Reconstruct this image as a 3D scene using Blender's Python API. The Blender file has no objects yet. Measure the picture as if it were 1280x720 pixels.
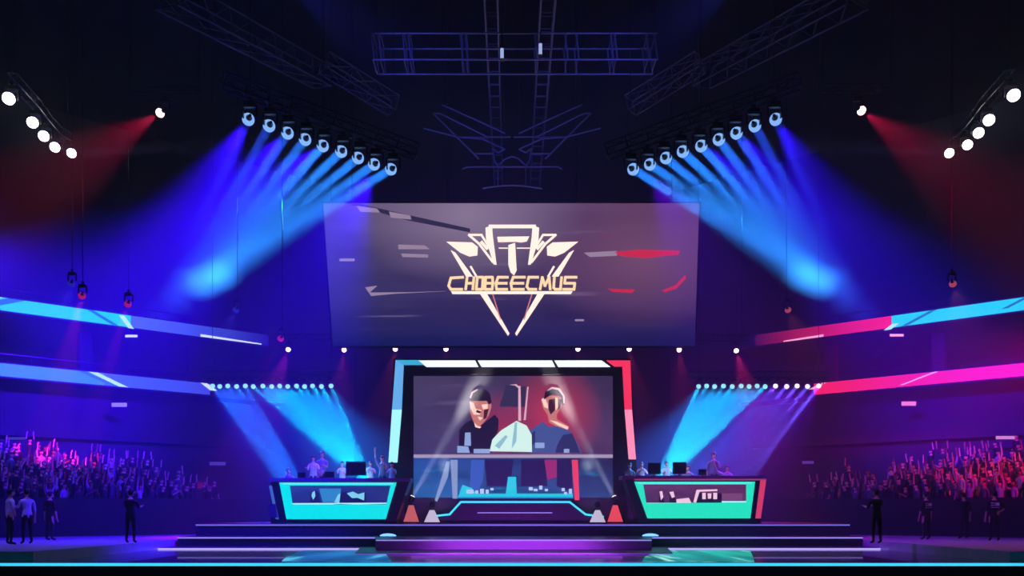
import bpy, bmesh, math, random
from mathutils import Vector, Matrix, Quaternion
random.seed(7)
S = bpy.context.scene
COL = S.collection
PI = math.pi

# ------------------------------------------------------------------ camera, haze, exposure
F = 1067.0          # focal length in pixels of the 1280 px frame
CZ = 1.65           # eye height
HY = 640.0          # horizon row
cam = bpy.data.cameras.new('camera'); cam_o = bpy.data.objects.new('camera', cam)
COL.objects.link(cam_o); S.camera = cam_o
cam.lens = 36.0 * F / 1280; cam.sensor_width = 36; cam.shift_y = (HY - 360) / 1280
cam_o.location = (0, 0, CZ); cam_o.rotation_euler = (PI / 2, 0, 0); cam.clip_end = 300

HAZE = 0.008
W = bpy.data.worlds.new('arena_air'); S.world = W; W.use_nodes = True
wn = W.node_tree
wn.nodes['Background'].inputs[0].default_value = (0, 0, 0, 1)
wn.nodes['Background'].inputs[1].default_value = 0.0
vs = wn.nodes.new('ShaderNodeVolumeScatter')
vs.inputs['Density'].default_value = HAZE
vs.inputs['Color'].default_value = (.62, .68, 1, 1)
vs.inputs['Anisotropy'].default_value = 0.1
wn.links.new(vs.outputs[0], wn.nodes['World Output'].inputs['Volume'])
S.view_settings.view_transform = 'Standard'; S.view_settings.look = 'None'
S.view_settings.exposure = 0.0; S.view_settings.gamma = 1.0
S.view_settings.use_curve_mapping = False
cy = S.cycles
cy.volume_bounces = 0; cy.max_bounces = 4; cy.diffuse_bounces = 1; cy.glossy_bounces = 2
cy.transmission_bounces = 2; cy.sample_clamp_indirect = 2.0; cy.sample_clamp_direct = 0.0
cy.use_denoising = True; cy.caustics_reflective = False; cy.caustics_refractive = False

# ------------------------------------------------------------------ helpers
def P(px, py, Y):
    return Vector(((px - 640) / F * Y, Y, CZ + (HY - py) / F * Y))

def lin(c):
    return tuple((v / 255 / 12.92) if v / 255 <= 0.04045 else ((v / 255 + 0.055) / 1.055) ** 2.4 for v in c)

MATS = {}
def mat(name, rgb, rough=0.6, metal=0.0, spec=0.5, noise=0.0, nscale=8.0, coat=0.0):
    if name in MATS: return MATS[name]
    m = bpy.data.materials.new(name); m.use_nodes = True; nt = m.node_tree
    b = nt.nodes['Principled BSDF']
    c = lin(rgb)
    b.inputs['Base Color'].default_value = (*c, 1)
    b.inputs['Roughness'].default_value = rough
    b.inputs['Metallic'].default_value = metal
    b.inputs['Specular IOR Level'].default_value = spec
    b.inputs['Coat Weight'].default_value = coat
    if noise > 0:
        tc = nt.nodes.new('ShaderNodeTexCoord'); n = nt.nodes.new('ShaderNodeTexNoise')
        n.inputs['Scale'].default_value = nscale; n.inputs['Detail'].default_value = 3
        nt.links.new(tc.outputs['Object'], n.inputs['Vector'])
        r = nt.nodes.new('ShaderNodeValToRGB')
        r.color_ramp.elements[0].position = 0.3; r.color_ramp.elements[1].position = 0.7
        r.color_ramp.elements[0].color = (*[v * (1 - noise) for v in c], 1)
        r.color_ramp.elements[1].color = (*[min(1, v * (1 + noise)) for v in c], 1)
        nt.links.new(n.outputs['Fac'], r.inputs['Fac'])
        nt.links.new(r.outputs['Color'], b.inputs['Base Color'])
    MATS[name] = m
    return m

def emat(name, rgb, k=1.0, sample=False):
    """glowing LED or lens surface; rgb is the colour it shows on the picture, k scales it"""
    if name in MATS: return MATS[name]
    m = bpy.data.materials.new(name); m.use_nodes = True; nt = m.node_tree
    b = nt.nodes['Principled BSDF']
    b.inputs['Base Color'].default_value = (0.01, 0.01, 0.012, 1); b.inputs['Roughness'].default_value = 0.5
    b.inputs['Emission Color'].default_value = (*lin(rgb), 1)
    b.inputs['Emission Strength'].default_value = 1.33 * k
    m.cycles.emission_sampling = 'AUTO' if sample else 'NONE'
    MATS[name] = m
    return m

def screen_mat(name, tl, tr, bl, br, noise=0.25, scale=(2, 9), k=1.0, streak=None, glow=None):
    """LED wall picture: four corner colours blended over the panel, noisy streaks, from Generated coordinates"""
    m = bpy.data.materials.new(name); m.use_nodes = True; nt = m.node_tree; N = nt.nodes; Lk = nt.links
    b = N['Principled BSDF']; b.inputs['Base Color'].default_value = (0.01, 0.01, 0.012, 1); b.inputs['Roughness'].default_value = 0.6
    tc = N.new('ShaderNodeTexCoord'); sp = N.new('ShaderNodeSeparateXYZ'); Lk.new(tc.outputs['Generated'], sp.inputs[0])
    def mix(f, a, c, typ='MIX'):
        x = N.new('ShaderNodeMix'); x.data_type = 'RGBA'; x.blend_type = typ
        if hasattr(f, 'node') : Lk.new(f, x.inputs[0])
        else: x.inputs[0].default_value = f
        for s, q in ((6, a), (7, c)):
            if isinstance(q, tuple): x.inputs[s].default_value = (*q, 1)
            else: Lk.new(q, x.inputs[s])
        return x.outputs[2]
    top = mix(sp.outputs['X'], lin(tl), lin(tr)); bot = mix(sp.outputs['X'], lin(bl), lin(br))
    col = mix(sp.outputs['Z'], bot, top)
    def noisef(sx, sz, lo, hi, seed):
        mp = N.new('ShaderNodeMapping'); mp.inputs['Scale'].default_value = (sx, 1, sz); mp.inputs['Location'].default_value = (seed, seed * 2, seed * 3)
        Lk.new(tc.outputs['Generated'], mp.inputs[0])
        n = N.new('ShaderNodeTexNoise'); n.inputs['Scale'].default_value = 1.0; n.inputs['Detail'].default_value = 4
        Lk.new(mp.outputs[0], n.inputs['Vector'])
        r = N.new('ShaderNodeMapRange'); r.inputs['From Min'].default_value = lo; r.inputs['From Max'].default_value = hi
        Lk.new(n.outputs['Fac'], r.inputs['Value'])
        return r.outputs[0]
    nf = noisef(scale[0], scale[1], 0.35, 0.65, 1.3)
    dark = mix(1 - noise, (0, 0, 0), col) if False else mix(noise, col, (0.0, 0.0, 0.0))
    light = mix(noise * 0.02, col, (1, 1, 1))
    col = mix(nf, dark, light)
    if streak:
        for j, (rgb, sx, sz, lo) in enumerate(streak):
            col = mix(noisef(sx, sz, lo, lo + 0.12, 5.1 + j * 3), col, lin(rgb))
    for rgb, cx, cz, rx, rz in (glow or []):
        mp = N.new('ShaderNodeMapping'); mp.inputs['Location'].default_value = (-cx / rx, 0, -cz / rz); mp.inputs['Scale'].default_value = (1 / rx, 0, 1 / rz)
        Lk.new(tc.outputs['Generated'], mp.inputs[0])
        gr = N.new('ShaderNodeTexGradient'); gr.gradient_type = 'SPHERICAL'; Lk.new(mp.outputs[0], gr.inputs[0])
        col = mix(gr.outputs['Fac'], col, lin(rgb))
    Lk.new(col, b.inputs['Emission Color'])
    b.inputs['Emission Strength'].default_value = 1.33 * k
    m.cycles.emission_sampling = 'NONE'
    return m

def origin(o):
    v = Vector((0, 0, 0))
    while o is not None:
        v += o.location; o = o.parent
    return v

class MB:
    def __init__(s): s.v = []; s.f = []
    def add(s, vs, fs):
        n = len(s.v); s.v += [Vector(q) for q in vs]; s.f += [tuple(n + i for i in f) for f in fs]; return s
    def box(s, x0, x1, y0, y1, z0, z1):
        return s.add([(x0, y0, z0), (x1, y0, z0), (x1, y1, z0), (x0, y1, z0), (x0, y0, z1), (x1, y0, z1), (x1, y1, z1), (x0, y1, z1)],
              [(0, 3, 2, 1), (4, 5, 6, 7), (0, 1, 5, 4), (1, 2, 6, 5), (2, 3, 7, 6), (3, 0, 4, 7)])
    def hexa(s, lo, hi):        # two quads
        return s.add(list(lo) + list(hi), [(0, 3, 2, 1), (4, 5, 6, 7), (0, 1, 5, 4), (1, 2, 6, 5), (2, 3, 7, 6), (3, 0, 4, 7)])
    def prism(s, pts, d):       # polygon of points extruded along vector d
        n = len(pts); d = Vector(d); pts = [Vector(p) for p in pts]
        return s.add(pts + [p + d for p in pts], [tuple(range(n)), tuple(range(2 * n - 1, n - 1, -1))] + [(i, n + i, n + (i + 1) % n, (i + 1) % n) for i in range(n)])
    def px(s, pts, Y, t):       # outline given in frame pixels at depth Y, thickness t going back
        return s.prism([P(a, b, Y) for a, b in pts], (0, t, 0))
    def tube(s, a, b, r, n=6, r2=None):
        a = Vector(a); b = Vector(b); d = b - a
        if d.length < 1e-6: return s
        q = d.to_track_quat('Z', 'Y'); r2 = r if r2 is None else r2
        vs = [a + q @ Vector((r * math.cos(2 * PI * i / n), r * math.sin(2 * PI * i / n), 0)) for i in range(n)]
        vs += [b + q @ Vector((r2 * math.cos(2 * PI * i / n), r2 * math.sin(2 * PI * i / n), 0)) for i in range(n)]
        return s.add(vs, [tuple(range(n - 1, -1, -1)), tuple(range(n, 2 * n))] + [(i, (i + 1) % n, n + (i + 1) % n, n + i) for i in range(n)])
    def path(s, pts, r, n=6):
        for a, b in zip(pts, pts[1:]): s.tube(a, b, r, n)
        return s
    def lathe(s, prof, n=16):   # (radius, z) profile about local z
        vs = []
        for r, z in prof: vs += [(r * math.cos(2 * PI * i / n), r * math.sin(2 * PI * i / n), z) for i in range(n)]
        fs = [(j * n + i, j * n + (i + 1) % n, (j + 1) * n + (i + 1) % n, (j + 1) * n + i) for j in range(len(prof) - 1) for i in range(n)]
        fs += [tuple(range(n - 1, -1, -1)), tuple((len(prof) - 1) * n + i for i in range(n))]
        return s.add(vs, fs)
    def stroke(s, pts, w, Y, t=0.02):       # pixel-space stroke for screen lettering
        for (ax, ay), (bx, by) in zip(pts, pts[1:]):
            L = math.hypot(bx - ax, by - ay) or 1; ux, uy = (bx - ax) / L, (by - ay) / L; nx, ny = -uy * w / 2, ux * w / 2
            e = w * 0.3
            s.px([(ax - ux * e + nx, ay - uy * e + ny), (bx + ux * e + nx, by + uy * e + ny), (bx + ux * e - nx, by + uy * e - ny), (ax - ux * e - nx, ay - uy * e - ny)], Y, t)
        return s
    def build(s, name, m, parent=None, local=False, smooth=False):
        me = bpy.data.meshes.new(name)
        off = Vector((0, 0, 0)) if (local or parent is None) else origin(parent)
        me.from_pydata([v - off for v in s.v], [], s.f)
        bm = bmesh.new(); bm.from_mesh(me); bmesh.ops.recalc_face_normals(bm, faces=bm.faces); bm.to_mesh(me); bm.free()
        if smooth: me.polygons.foreach_set('use_smooth', [True] * len(me.polygons))
        if m: me.materials.append(m)
        o = bpy.data.objects.new(name, me); COL.objects.link(o)
        if parent: o.parent = parent
        return o

def tag(o, label=None, cat=None, group=None, kind=None):
    if label: o['label'] = label
    if cat: o['category'] = cat
    if group: o['group'] = group
    if kind: o['kind'] = kind
    return o

def empty(name, loc, label, cat, group=None):
    o = bpy.data.objects.new(name, None); COL.objects.link(o); o.location = loc; o.empty_display_size = 0.2
    return tag(o, label, cat, group)

def struct(name, mb, m):
    return tag(mb.build(name, m), kind='structure')

def copy_tree(o, parent=None):
    c = o.copy(); COL.objects.link(c); c.parent = parent
    for ch in o.children: copy_tree(ch, c)
    return c

ORD = ['first', 'second', 'third', 'fourth', 'fifth', 'sixth', 'seventh', 'eighth', 'ninth', 'tenth', 'eleventh', 'twelfth', 'thirteenth', 'fourteenth']

# ------------------------------------------------------------------ materials
M_floor = mat('arena_floor_dark', (22, 22, 28), 0.55, noise=0.3, nscale=1.5)
M_wall = mat('arena_wall_dark', (26, 26, 32), 0.8, noise=0.3, nscale=0.8)
M_conc = mat('stand_concrete', (44, 44, 52), 0.8, noise=0.25, nscale=1.2)
M_stage = mat('stage_gloss_black', (20, 20, 30), 0.18, spec=0.6, coat=0.4)
M_riser = mat('stage_riser_black', (62, 58, 76), 0.35)
M_wing = mat('side_platform_vinyl', (205, 200, 215), 0.35, noise=0.12, nscale=2.5)
M_truss = mat('truss_aluminium', (150, 152, 165), 0.4, metal=0.3)
M_truss2 = mat('truss_aluminium_dark', (92, 92, 104), 0.5, metal=0.3)  # darker copy of the truss metal, makes the side diagonals less visible
M_black = mat('black_fixture', (18, 18, 20), 0.4)
M_darkm = mat('dark_metal', (40, 40, 46), 0.35, metal=0.6)
M_cable = mat('black_cable', (14, 14, 16), 0.7)
M_case = mat('black_screen_case', (10, 10, 14), 0.5)

# ------------------------------------------------------------------ stage lights: the fixture with its own lamp
# local space: hangs from z=+ (base on top), head pivots about the origin
def make_head(name, size, lens_mat, label, cat='stage light', floor=False):
    k = size / 0.34; s = -1 if floor else 1
    root = empty(name, (0, 0, 0), label, cat)
    b = MB().box(-.17 * k, .17 * k, -.13 * k, .13 * k, s * .30 * k, s * .42 * k)
    if not floor: b.box(-.03 * k, .03 * k, -.03 * k, .03 * k, .42 * k, .52 * k).tube((-.06 * k, 0, .55 * k), (.06 * k, 0, .55 * k), .05 * k, 10)
    b.build('base', M_black, root, True)
    y = MB()
    for sx in (-1, 1):
        y.box(sx * .215 * k - .02 * k, sx * .215 * k + .02 * k, -.06 * k, .06 * k, min(-s * .05 * k, s * .30 * k), max(-s * .05 * k, s * .30 * k))
    y.box(-.235 * k, .235 * k, -.07 * k, .07 * k, min(s * .26 * k, s * .30 * k), max(s * .26 * k, s * .30 * k))
    y.build('yoke', M_darkm, root, True)
    h = MB().lathe([(.02 * k, -.08 * k), (.045 * k, -.06 * k), (.05 * k, .04 * k), (.055 * k, .10 * k), (.11 * k, .16 * k)], 18).build('head', M_black, root, True, True)
    MB().lathe([(.12 * k, .145 * k), (.17 * k, .19 * k), (.192 * k, .26 * k), (.185 * k, .33 * k), (.14 * k, .40 * k), (.08 * k, .435 * k), (.02 * k, .445 * k)], 18).build('lens', lens_mat, h, True, True)
    return root

def aim(root, d, size, lamps, dirs=None):
    """turn the head towards d and give it its lamps: (colour, watts, cone, blend)"""
    q = Vector(d).normalized().to_track_quat('Z', 'Y')
    h = [c for c in root.children if c.name.startswith('head')][0]
    h.rotation_mode = 'QUATERNION'; h.rotation_quaternion = q
    d0 = d
    for li, (c, e, ang, bl) in enumerate(lamps):
        d = dirs[li] if dirs else d0
        if bl == 'beam':        # collimated beam: a lens-sized disc with a narrow spread
            l = bpy.data.lights.new('lamp', 'AREA'); l.shape = 'DISK'; l.size = size * .85; l.spread = math.radians(ang); l.color = c; l.energy = e
        else:
            l = bpy.data.lights.new('lamp', 'SPOT'); l.color = c; l.energy = e; l.spot_size = math.radians(ang)
            l.spot_blend = bl; l.shadow_soft_size = size * 0.40
        o = bpy.data.objects.new('lamp', l); COL.objects.link(o); o.parent = root
        dn = Vector(d).normalized(); o.location = dn * (size * 1.25 + .03)
        o.rotation_mode = 'QUATERNION'; o.rotation_quaternion = (-dn).to_track_quat('Z', 'Y')

E_beam = emat('lens_pale_blue', (130, 180, 255), .9)
E_white = emat('lens_white', (255, 250, 250), 8)
E_red = emat('lens_red_white', (255, 190, 190), 5)
E_teal = emat('lens_teal', (150, 235, 255), .9)
E_violet = emat('lens_violet', (225, 205, 255), 1.6)

def box_truss(mb, a, b, w=0.4, n=None, r=0.028, up=Vector((0, 0, 1))):
    a = Vector(a); b = Vector(b); d = (b - a).normalized(); sd = d.cross(up).normalized(); u = sd.cross(d).normalized()
    cs = [sd * sx * w / 2 + u * sz * w / 2 for sx, sz in ((-1, -1), (1, -1), (1, 1), (-1, 1))]
    for c in cs: mb.tube(a + c, b + c, r, 6)
    n = n or max(2, int((b - a).length / (w * 1.6)))
    for i in range(n + 1):
        p = a.lerp(b, i / n)
        for j in range(4):
            mb.tube(p + cs[j], p + cs[(j + 1) % 4], r * .6, 4)
            if i < n:
                q = a.lerp(b, (i + 1) / n); mb.tube(p + cs[j], q + cs[(j + 1) % 4], r * .55, 4)
    return mb

CEIL = 27.0
PENDING = []
def hang(mb, pts):
    PENDING.extend((Vector(p), Vector((p[0], p[1], CEIL - .03))) for p in pts)
    return mb
def truss(mb, m, label, name='lighting_truss'):
    o = mb.build(name, m)
    for a, b in PENDING: MB().tube(a, b, .012, 4).build('hanging_cable', M_cable, o)
    PENDING.clear()
    return tag(o, label, 'truss')

# ------------------------------------------------------------------ the room
struct('floor', MB().box(-46, 46, -8, 72, -0.2, 0), M_floor)
struct('ceiling', MB().box(-46, 46, -8, 72, CEIL, CEIL + .3), M_wall)
struct('wall_back', MB().box(-46, 46, 72, 72.3, -.2, CEIL + .3), M_wall)
struct('wall_left', MB().box(-46.3, -46, -8, 72, -.2, CEIL + .3), M_wall)
struct('wall_right', MB().box(46, 46.3, -8, 72, -.2, CEIL + .3), M_wall)
struct('wall_rear', MB().box(-46, 46, -8.3, -8, -.2, CEIL + .3), M_wall)

M_bowl = mat('bowl_wall_black', (30, 30, 38), .9, noise=.2, nscale=.7)
# the bowl: straight banks on both sides, seen from their open front
A0 = Vector((-26.5, 44, 0)); DIR = Vector((8.7, 7.4, 0)).normalized(); NRM = Vector((DIR.y, -DIR.x, 0))
NR = 17; RD = 0.75; RH = 0.265; Z0 = 1.25
def bowl(t, off, z, s=1):
    p = A0 + DIR * t + NRM * off; return Vector((p.x * s, p.y, z))
for s, side in ((1, 'left'), (-1, 'right')):
    mb = MB()
    for i in range(NR):
        o1 = (NR - i) * RD - 1.6; o0 = o1 - RD; z = Z0 + i * RH
        mb.hexa([bowl(-16, o0, 0, s), bowl(14, o0, 0, s), bowl(14, o1, 0, s), bowl(-16, o1, 0, s)],
                [bowl(-16, o0, z, s), bowl(14, o0, z, s), bowl(14, o1, z, s), bowl(-16, o1, z, s)])
    struct('floor_stand_' + side, mb, M_conc)
    of = NR * RD - 1.6
    wl = MB().hexa([bowl(-16, of, 0, s), bowl(14, of, 0, s), bowl(14, of + .12, 0, s), bowl(-16, of + .12, 0, s)],
                   [bowl(-16, of, Z0 + 1.0, s), bowl(14, of, Z0 + 1.0, s), bowl(14, of + .12, Z0 + 1.0, s), bowl(-16, of + .12, Z0 + 1.0, s)])
    struct('wall_stand_front_' + side, wl, M_wall)
    # balconies: slab and back wall for each level, stand risers of the upper level
    zz = {'lower': (8.67, 9.33), 'upper': (12.07, 12.73)}
    sl = MB()
    for nm, (z0, z1) in zz.items():
        sl.hexa([bowl(-16, -9, z0 - .1, s), bowl(16, -9, z0 - .1, s), bowl(16, -.08, z0 - .1, s), bowl(-16, -.08, z0 - .1, s)],
                [bowl(-16, -9, z0 + .15, s), bowl(16, -9, z0 + .15, s), bowl(16, -.08, z0 + .15, s), bowl(-16, -.08, z0 + .15, s)])
        for i in range(5):
            a = -1.4 - i * 1.1
            sl.hexa([bowl(-16, a - 1.1, z0, s), bowl(16, a - 1.1, z0, s), bowl(16, a, z0, s), bowl(-16, a, z0, s)],
                    [bowl(-16, a - 1.1, z0 + .25 + i * .25, s), bowl(16, a - 1.1, z0 + .25 + i * .25, s), bowl(16, a, z0 + .25 + i * .25, s), bowl(-16, a, z0 + .25 + i * .25, s)])
    struct('floor_balconies_' + side, sl, M_conc)
    bw = MB().hexa([bowl(-16, -9.2, 0, s), bowl(26, -9.2, 0, s), bowl(26, -9, 0, s), bowl(-16, -9, 0, s)],
                   [bowl(-16, -9.2, CEIL - .02, s), bowl(26, -9.2, CEIL - .02, s), bowl(26, -9, CEIL - .02, s), bowl(-16, -9, CEIL - .02, s)])
    struct('wall_bowl_' + side, bw, M_bowl)
    mw = MB().hexa([bowl(-16, -2.4, 5.8, s), bowl(16, -2.4, 5.8, s), bowl(16, -2.2, 5.8, s), bowl(-16, -2.2, 5.8, s)],
                   [bowl(-16, -2.4, 8.6, s), bowl(16, -2.4, 8.6, s), bowl(16, -2.2, 8.6, s), bowl(-16, -2.2, 8.6, s)])
    struct('wall_concourse_' + side, mw, M_conc)
    pl = MB()
    for t in (-9, -2.2, 4.4, 10.6):
        pl.hexa([bowl(t, -2.9, 9, s), bowl(t + .7, -2.9, 9, s), bowl(t + .7, -2.3, 9, s), bowl(t, -2.3, 9, s)],
                [bowl(t, -2.9, 12.0, s), bowl(t + .7, -2.9, 12.0, s), bowl(t + .7, -2.3, 12.0, s), bowl(t, -2.3, 12.0, s)])
    struct('trim_pillars_' + side, pl, M_conc)

# ribbon displays along the balcony fronts.  t along the bank for a frame column px at z
def t_of(px):
    # solve x/y = (px-640)/F on the bank line
    k = (px - 640) / F
    return (k * A0.y - A0.x) / (DIR.x - k * DIR.y)
def ribbon_piece(mb, pa, pb, z0, z1, f0=0., f1=1., g0=None, g1=None, s=1, off=0.0, th=.07):
    """slanted piece between columns pa..pb; f = heights at a (0..1), g at b"""
    g0 = f0 if g0 is None else g0; g1 = f1 if g1 is None else g1
    ta, tb = t_of(pa), t_of(pb); H = z1 - z0
    lo = [bowl(ta, off, z0 + H * f0, s), bowl(tb, off, z0 + H * g0, s), bowl(tb, off, z0 + H * g1, s), bowl(ta, off, z0 + H * f1, s)]
    n = Vector((NRM.x * s, NRM.y, 0)) * th
    return mb.hexa(lo, [p + n for p in lo])
def para(mb, pa, pb, w, z0, z1, s=1, off=.05, lo=0., hi=1., flip=False):
    """diagonal stripe: bottom edge at columns pb..pb+w, top edge at pa..pa+w"""
    H = z1 - z0
    pts = [bowl(t_of(pa), off, z0 + H * hi, s), bowl(t_of(pa + w), off, z0 + H * hi, s), bowl(t_of(pb + w), off, z0 + H * lo, s), bowl(t_of(pb), off, z0 + H * lo, s)]
    return mb.prism(pts, Vector((NRM.x * s, NRM.y, 0)) * .03)

LU = (12.07, 12.73); LL = (8.67, 9.33)
def ribbon(nm, label, z, s, pieces):
    r = empty('ribbon_display', bowl(0, 0, z[0] - .1, s), label, 'LED ribbon', None)
    c = MB(); ribbon_piece(c, -90, 345, z[0] - .06, z[1] + .06, s=s, off=-.1, th=.1); c.build('casing', M_case, r)
    for (pname, m, fn) in pieces:
        mb = MB(); fn(mb); mb.build(pname, m, r)
    return r
C_cy = emat('led_cyan', (20, 205, 240), 1.0); C_cy2 = emat('led_cyan_dark', (10, 120, 190), .8)
C_pl = emat('led_pale_cyan', (170, 225, 250), 1.1); C_sky = emat('led_sky_blue', (45, 135, 235), 1.0)
C_per = emat('led_periwinkle', (70, 95, 235), 1.0)
def haze_fade_mat(name, a, b, s, k=1.0):  # far end darkened in the display colour, imitating the haze over it
    m = screen_mat(name, a if s == 1 else b, b if s == 1 else a, a if s == 1 else b, b if s == 1 else a, .02, (1, 1), k)
    return m
C_per1 = haze_fade_mat('led_haze_fade_blue', (75, 105, 240), (22, 12, 120), 1); C_per2 = haze_fade_mat('led_haze_fade_lower', (60, 100, 240), (60, 70, 215), 1)
C_rd1 = haze_fade_mat('led_haze_fade_red', (232, 30, 98), (60, 5, 50), -1, 1.1)
C_wh = emat('led_white_blue', (200, 215, 255), 1.1)
C_rd = emat('led_pink_red', (225, 28, 88), 1.1); C_rd2 = emat('led_pink', (215, 60, 140), .8)
C_nv = emat('led_navy', (10, 40, 130), .6); C_lp = emat('led_light_pink', (255, 170, 225), 1.0)
z = LU
ribbon('u', 'cyan and blue LED ribbon along the higher balcony on the left side', z, 1, [
    ('display', C_cy, lambda mb: ribbon_piece(mb, -90, 163, *z, s=1)),
    ('display', C_per1, lambda mb: ribbon_piece(mb, 163, 335, *z, s=1)),
    ('display_graphic', C_cy2, lambda mb: para(mb, 108, 140, 8, *z)), ('display_graphic', C_cy2, lambda mb: para(mb, 10, -40, 22, *z)),
    ('display_graphic', C_pl, lambda mb: para(mb, 148, 160, 7, *z, lo=-.1, hi=.9)), ('display_graphic', C_pl, lambda mb: para(mb, -30, -80, 34, *z)),
    ('display_graphic', C_wh, lambda mb: ribbon_piece(mb, 250, 326, z[0], z[1], 0, .22, 0, .1, s=1, off=.075, th=.02))])
ribbon('u', 'red and cyan LED ribbon along the higher balcony on the right side', z, -1, [
    ('display', C_rd1, lambda mb: ribbon_piece(mb, 165, 335, *z, s=-1)),
    ('display', C_cy, lambda mb: ribbon_piece(mb, -90, 165, *z, s=-1)),
    ('display_graphic', C_cy2, lambda mb: para(mb, 108, 145, 8, *z, s=-1)), ('display_graphic', C_cy2, lambda mb: para(mb, -10, 20, 8, *z, s=-1, lo=.3)),
    ('display_graphic', C_pl, lambda mb: (para(mb, 155, 166, 9, *z, s=-1, lo=-.15, hi=.3),)),
    ('display_graphic', C_lp, lambda mb: ribbon_piece(mb, 250, 300, z[0], z[1], 0, .2, 0, .1, s=-1, off=.075, th=.02))])
z2 = LL
ribbon('l', 'blue LED ribbon along the lower balcony on the left side', z2, 1, [
    ('display', C_sky, lambda mb: ribbon_piece(mb, -90, 130, *z2, s=1)),
    ('display', C_per2, lambda mb: ribbon_piece(mb, 130, 262, *z2, s=1)),
    ('display_graphic', C_cy2, lambda mb: para(mb, 96, 138, 10, *z2)),
    ('display_graphic', C_pl, lambda mb: para(mb, 110, 148, 12, *z2)),
    ('display_graphic', C_wh, lambda mb: para(mb, 250, 262, 9, *z2, lo=.4))])
ribbon('l', 'plain red LED ribbon along the lower balcony on the right side', z2, -1, [
    ('display', C_rd, lambda mb: ribbon_piece(mb, -90, 262, *z2, s=-1)),
    ('display_graphic', C_lp, lambda mb: (para(mb, 106, 128, 6, *z2, s=-1, lo=.6), para(mb, 128, 150, 5, *z2, s=-1, lo=.15, hi=.6))),
    ('display_graphic', C_lp, lambda mb: para(mb, 246, 262, 7, *z2, s=-1, lo=.5))])

# little lit signs, ducts and railings of the concourses
E_sign = emat('sign_face', (150, 130, 255), .9); E_sign2 = emat('sign_face_pink', (210, 130, 225), .9); E_dim = emat('sign_dim', (80, 60, 190), .6)
def small_sign(px, py, w, h, Y, m, label, marks=None):
    r = empty('lit_sign', P(px, py, Y) + Vector((0, .12, 0)), label, 'sign')
    MB().px([(px - w / 2 - .6, py - h / 2 - .6), (px + w / 2 + .6, py - h / 2 - .6), (px + w / 2 + .6, py + h / 2 + .6), (px - w / 2 - .6, py + h / 2 + .6)], Y + .02, .12).build('casing', M_case, r)
    MB().px([(px - w / 2, py - h / 2), (px + w / 2, py - h / 2), (px + w / 2, py + h / 2), (px - w / 2, py + h / 2)], Y, .03).build('face', m, r)
    MB().tube(P(px, py - h / 2, Y + .08), P(px, py - h / 2 - 6, Y + .08), .02).build('bracket', M_darkm, r)
    return r
small_sign(164, 420, 15, 3, 48.2, C_wh, 'small pale light bar under the higher blue ribbon')
small_sign(149, 506, 19, 5, 47.6, E_sign, 'small blurred lit sign under the lower blue ribbon')
small_sign(1121, 419, 17, 3, 48.2, C_lp, 'small pink light bar under the higher red ribbon')
small_sign(1136, 504.5, 18, 5, 47.6, E_sign2, 'small blurred lit sign under the lower red ribbon')
small_sign(20, 548, 25, 3, 43, E_dim, 'dim violet light strip above the left crowd')
small_sign(272, 579.5, 20, 4, 47, E_dim, 'dim blue lit panel beside the end of the left crowd')
small_sign(1257, 547, 24, 4, 43, E_sign2, 'dim pink light strip above the right crowd')
small_sign(1010, 578, 14, 3, 47, E_dim, 'dim violet lit panel beside the end of the right crowd')
for s, side in ((1, 'left'), (-1, 'right')):
    for z, lv in ((12.73, 'higher'), (9.33, 'lower')):
        mb = MB()
        for t in [x * 1.6 for x in range(-10, 10)]:
            mb.tube(bowl(t, -.3, z - .5, s), bowl(t, -.3, z + .55, s), .02, 4)
        mb.tube(bowl(-16, -.3, z + .55, s), bowl(15, -.3, z + .55, s), .025, 5)
        tag(mb.build('balcony_railing', M_darkm), 'thin metal railing on top of the %s balcony on the %s' % (lv, side), 'railing')

# ------------------------------------------------------------------ stage
TX = lambda px, Y: (px - 640) / F * Y
T1, T2, T3, TF = 1.19, .735, .385, .33
Y1, Y2, Y3, YF = 33.0, 31.5, 30.0, 22.0
def tier(nm, x0, x1, y0, z0, z1, prot=None):
    mb = MB()
    if prot is None: mb.box(x0, x1, y0, 46, z0, z1)
    else:
        a, b, yp = prot
        mb.prism([(x0, 46, z0), (x0, y0, z0), (a - .5, y0, z0), (a, yp, z0), (b, yp, z0), (b + .5, y0, z0), (x1, y0, z0), (x1, 46, z0)], (0, 0, z1 - z0))
    return struct(nm, mb, M_riser)
CX0, CX1 = TX(478, 30), TX(806, 30)
tier('floor_stage_top', TX(245, Y1), TX(1062, Y1), Y1, T2, T1)
tier('floor_stage_middle', TX(222, Y2), TX(1078, Y2), Y2, T3, T2, (CX0, CX1, 28.6))
tier('floor_stage_low', TX(198, Y3), TX(1100, Y3), Y3, TF, T3, (CX0 - .3, CX1 + .3, 26.4))
struct('floor_stage_front', MB().box(-34, 34, YF, 46, 0, TF), M_stage)
for s, side in ((1, 'left'), (-1, 'right')):
    xi = TX(198, Y3) if s == 1 else TX(1100, Y3)
    xi -= s * .02
    mb = MB().prism([(xi, 22.2, TF), (xi, 36, TF), (xi - s * .6, 40, TF), (-s * 34, 33, TF), (-s * 34, 22.2, TF)], (0, 0, .29))
    struct('floor_wing_' + side, mb, M_wing)
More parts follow.
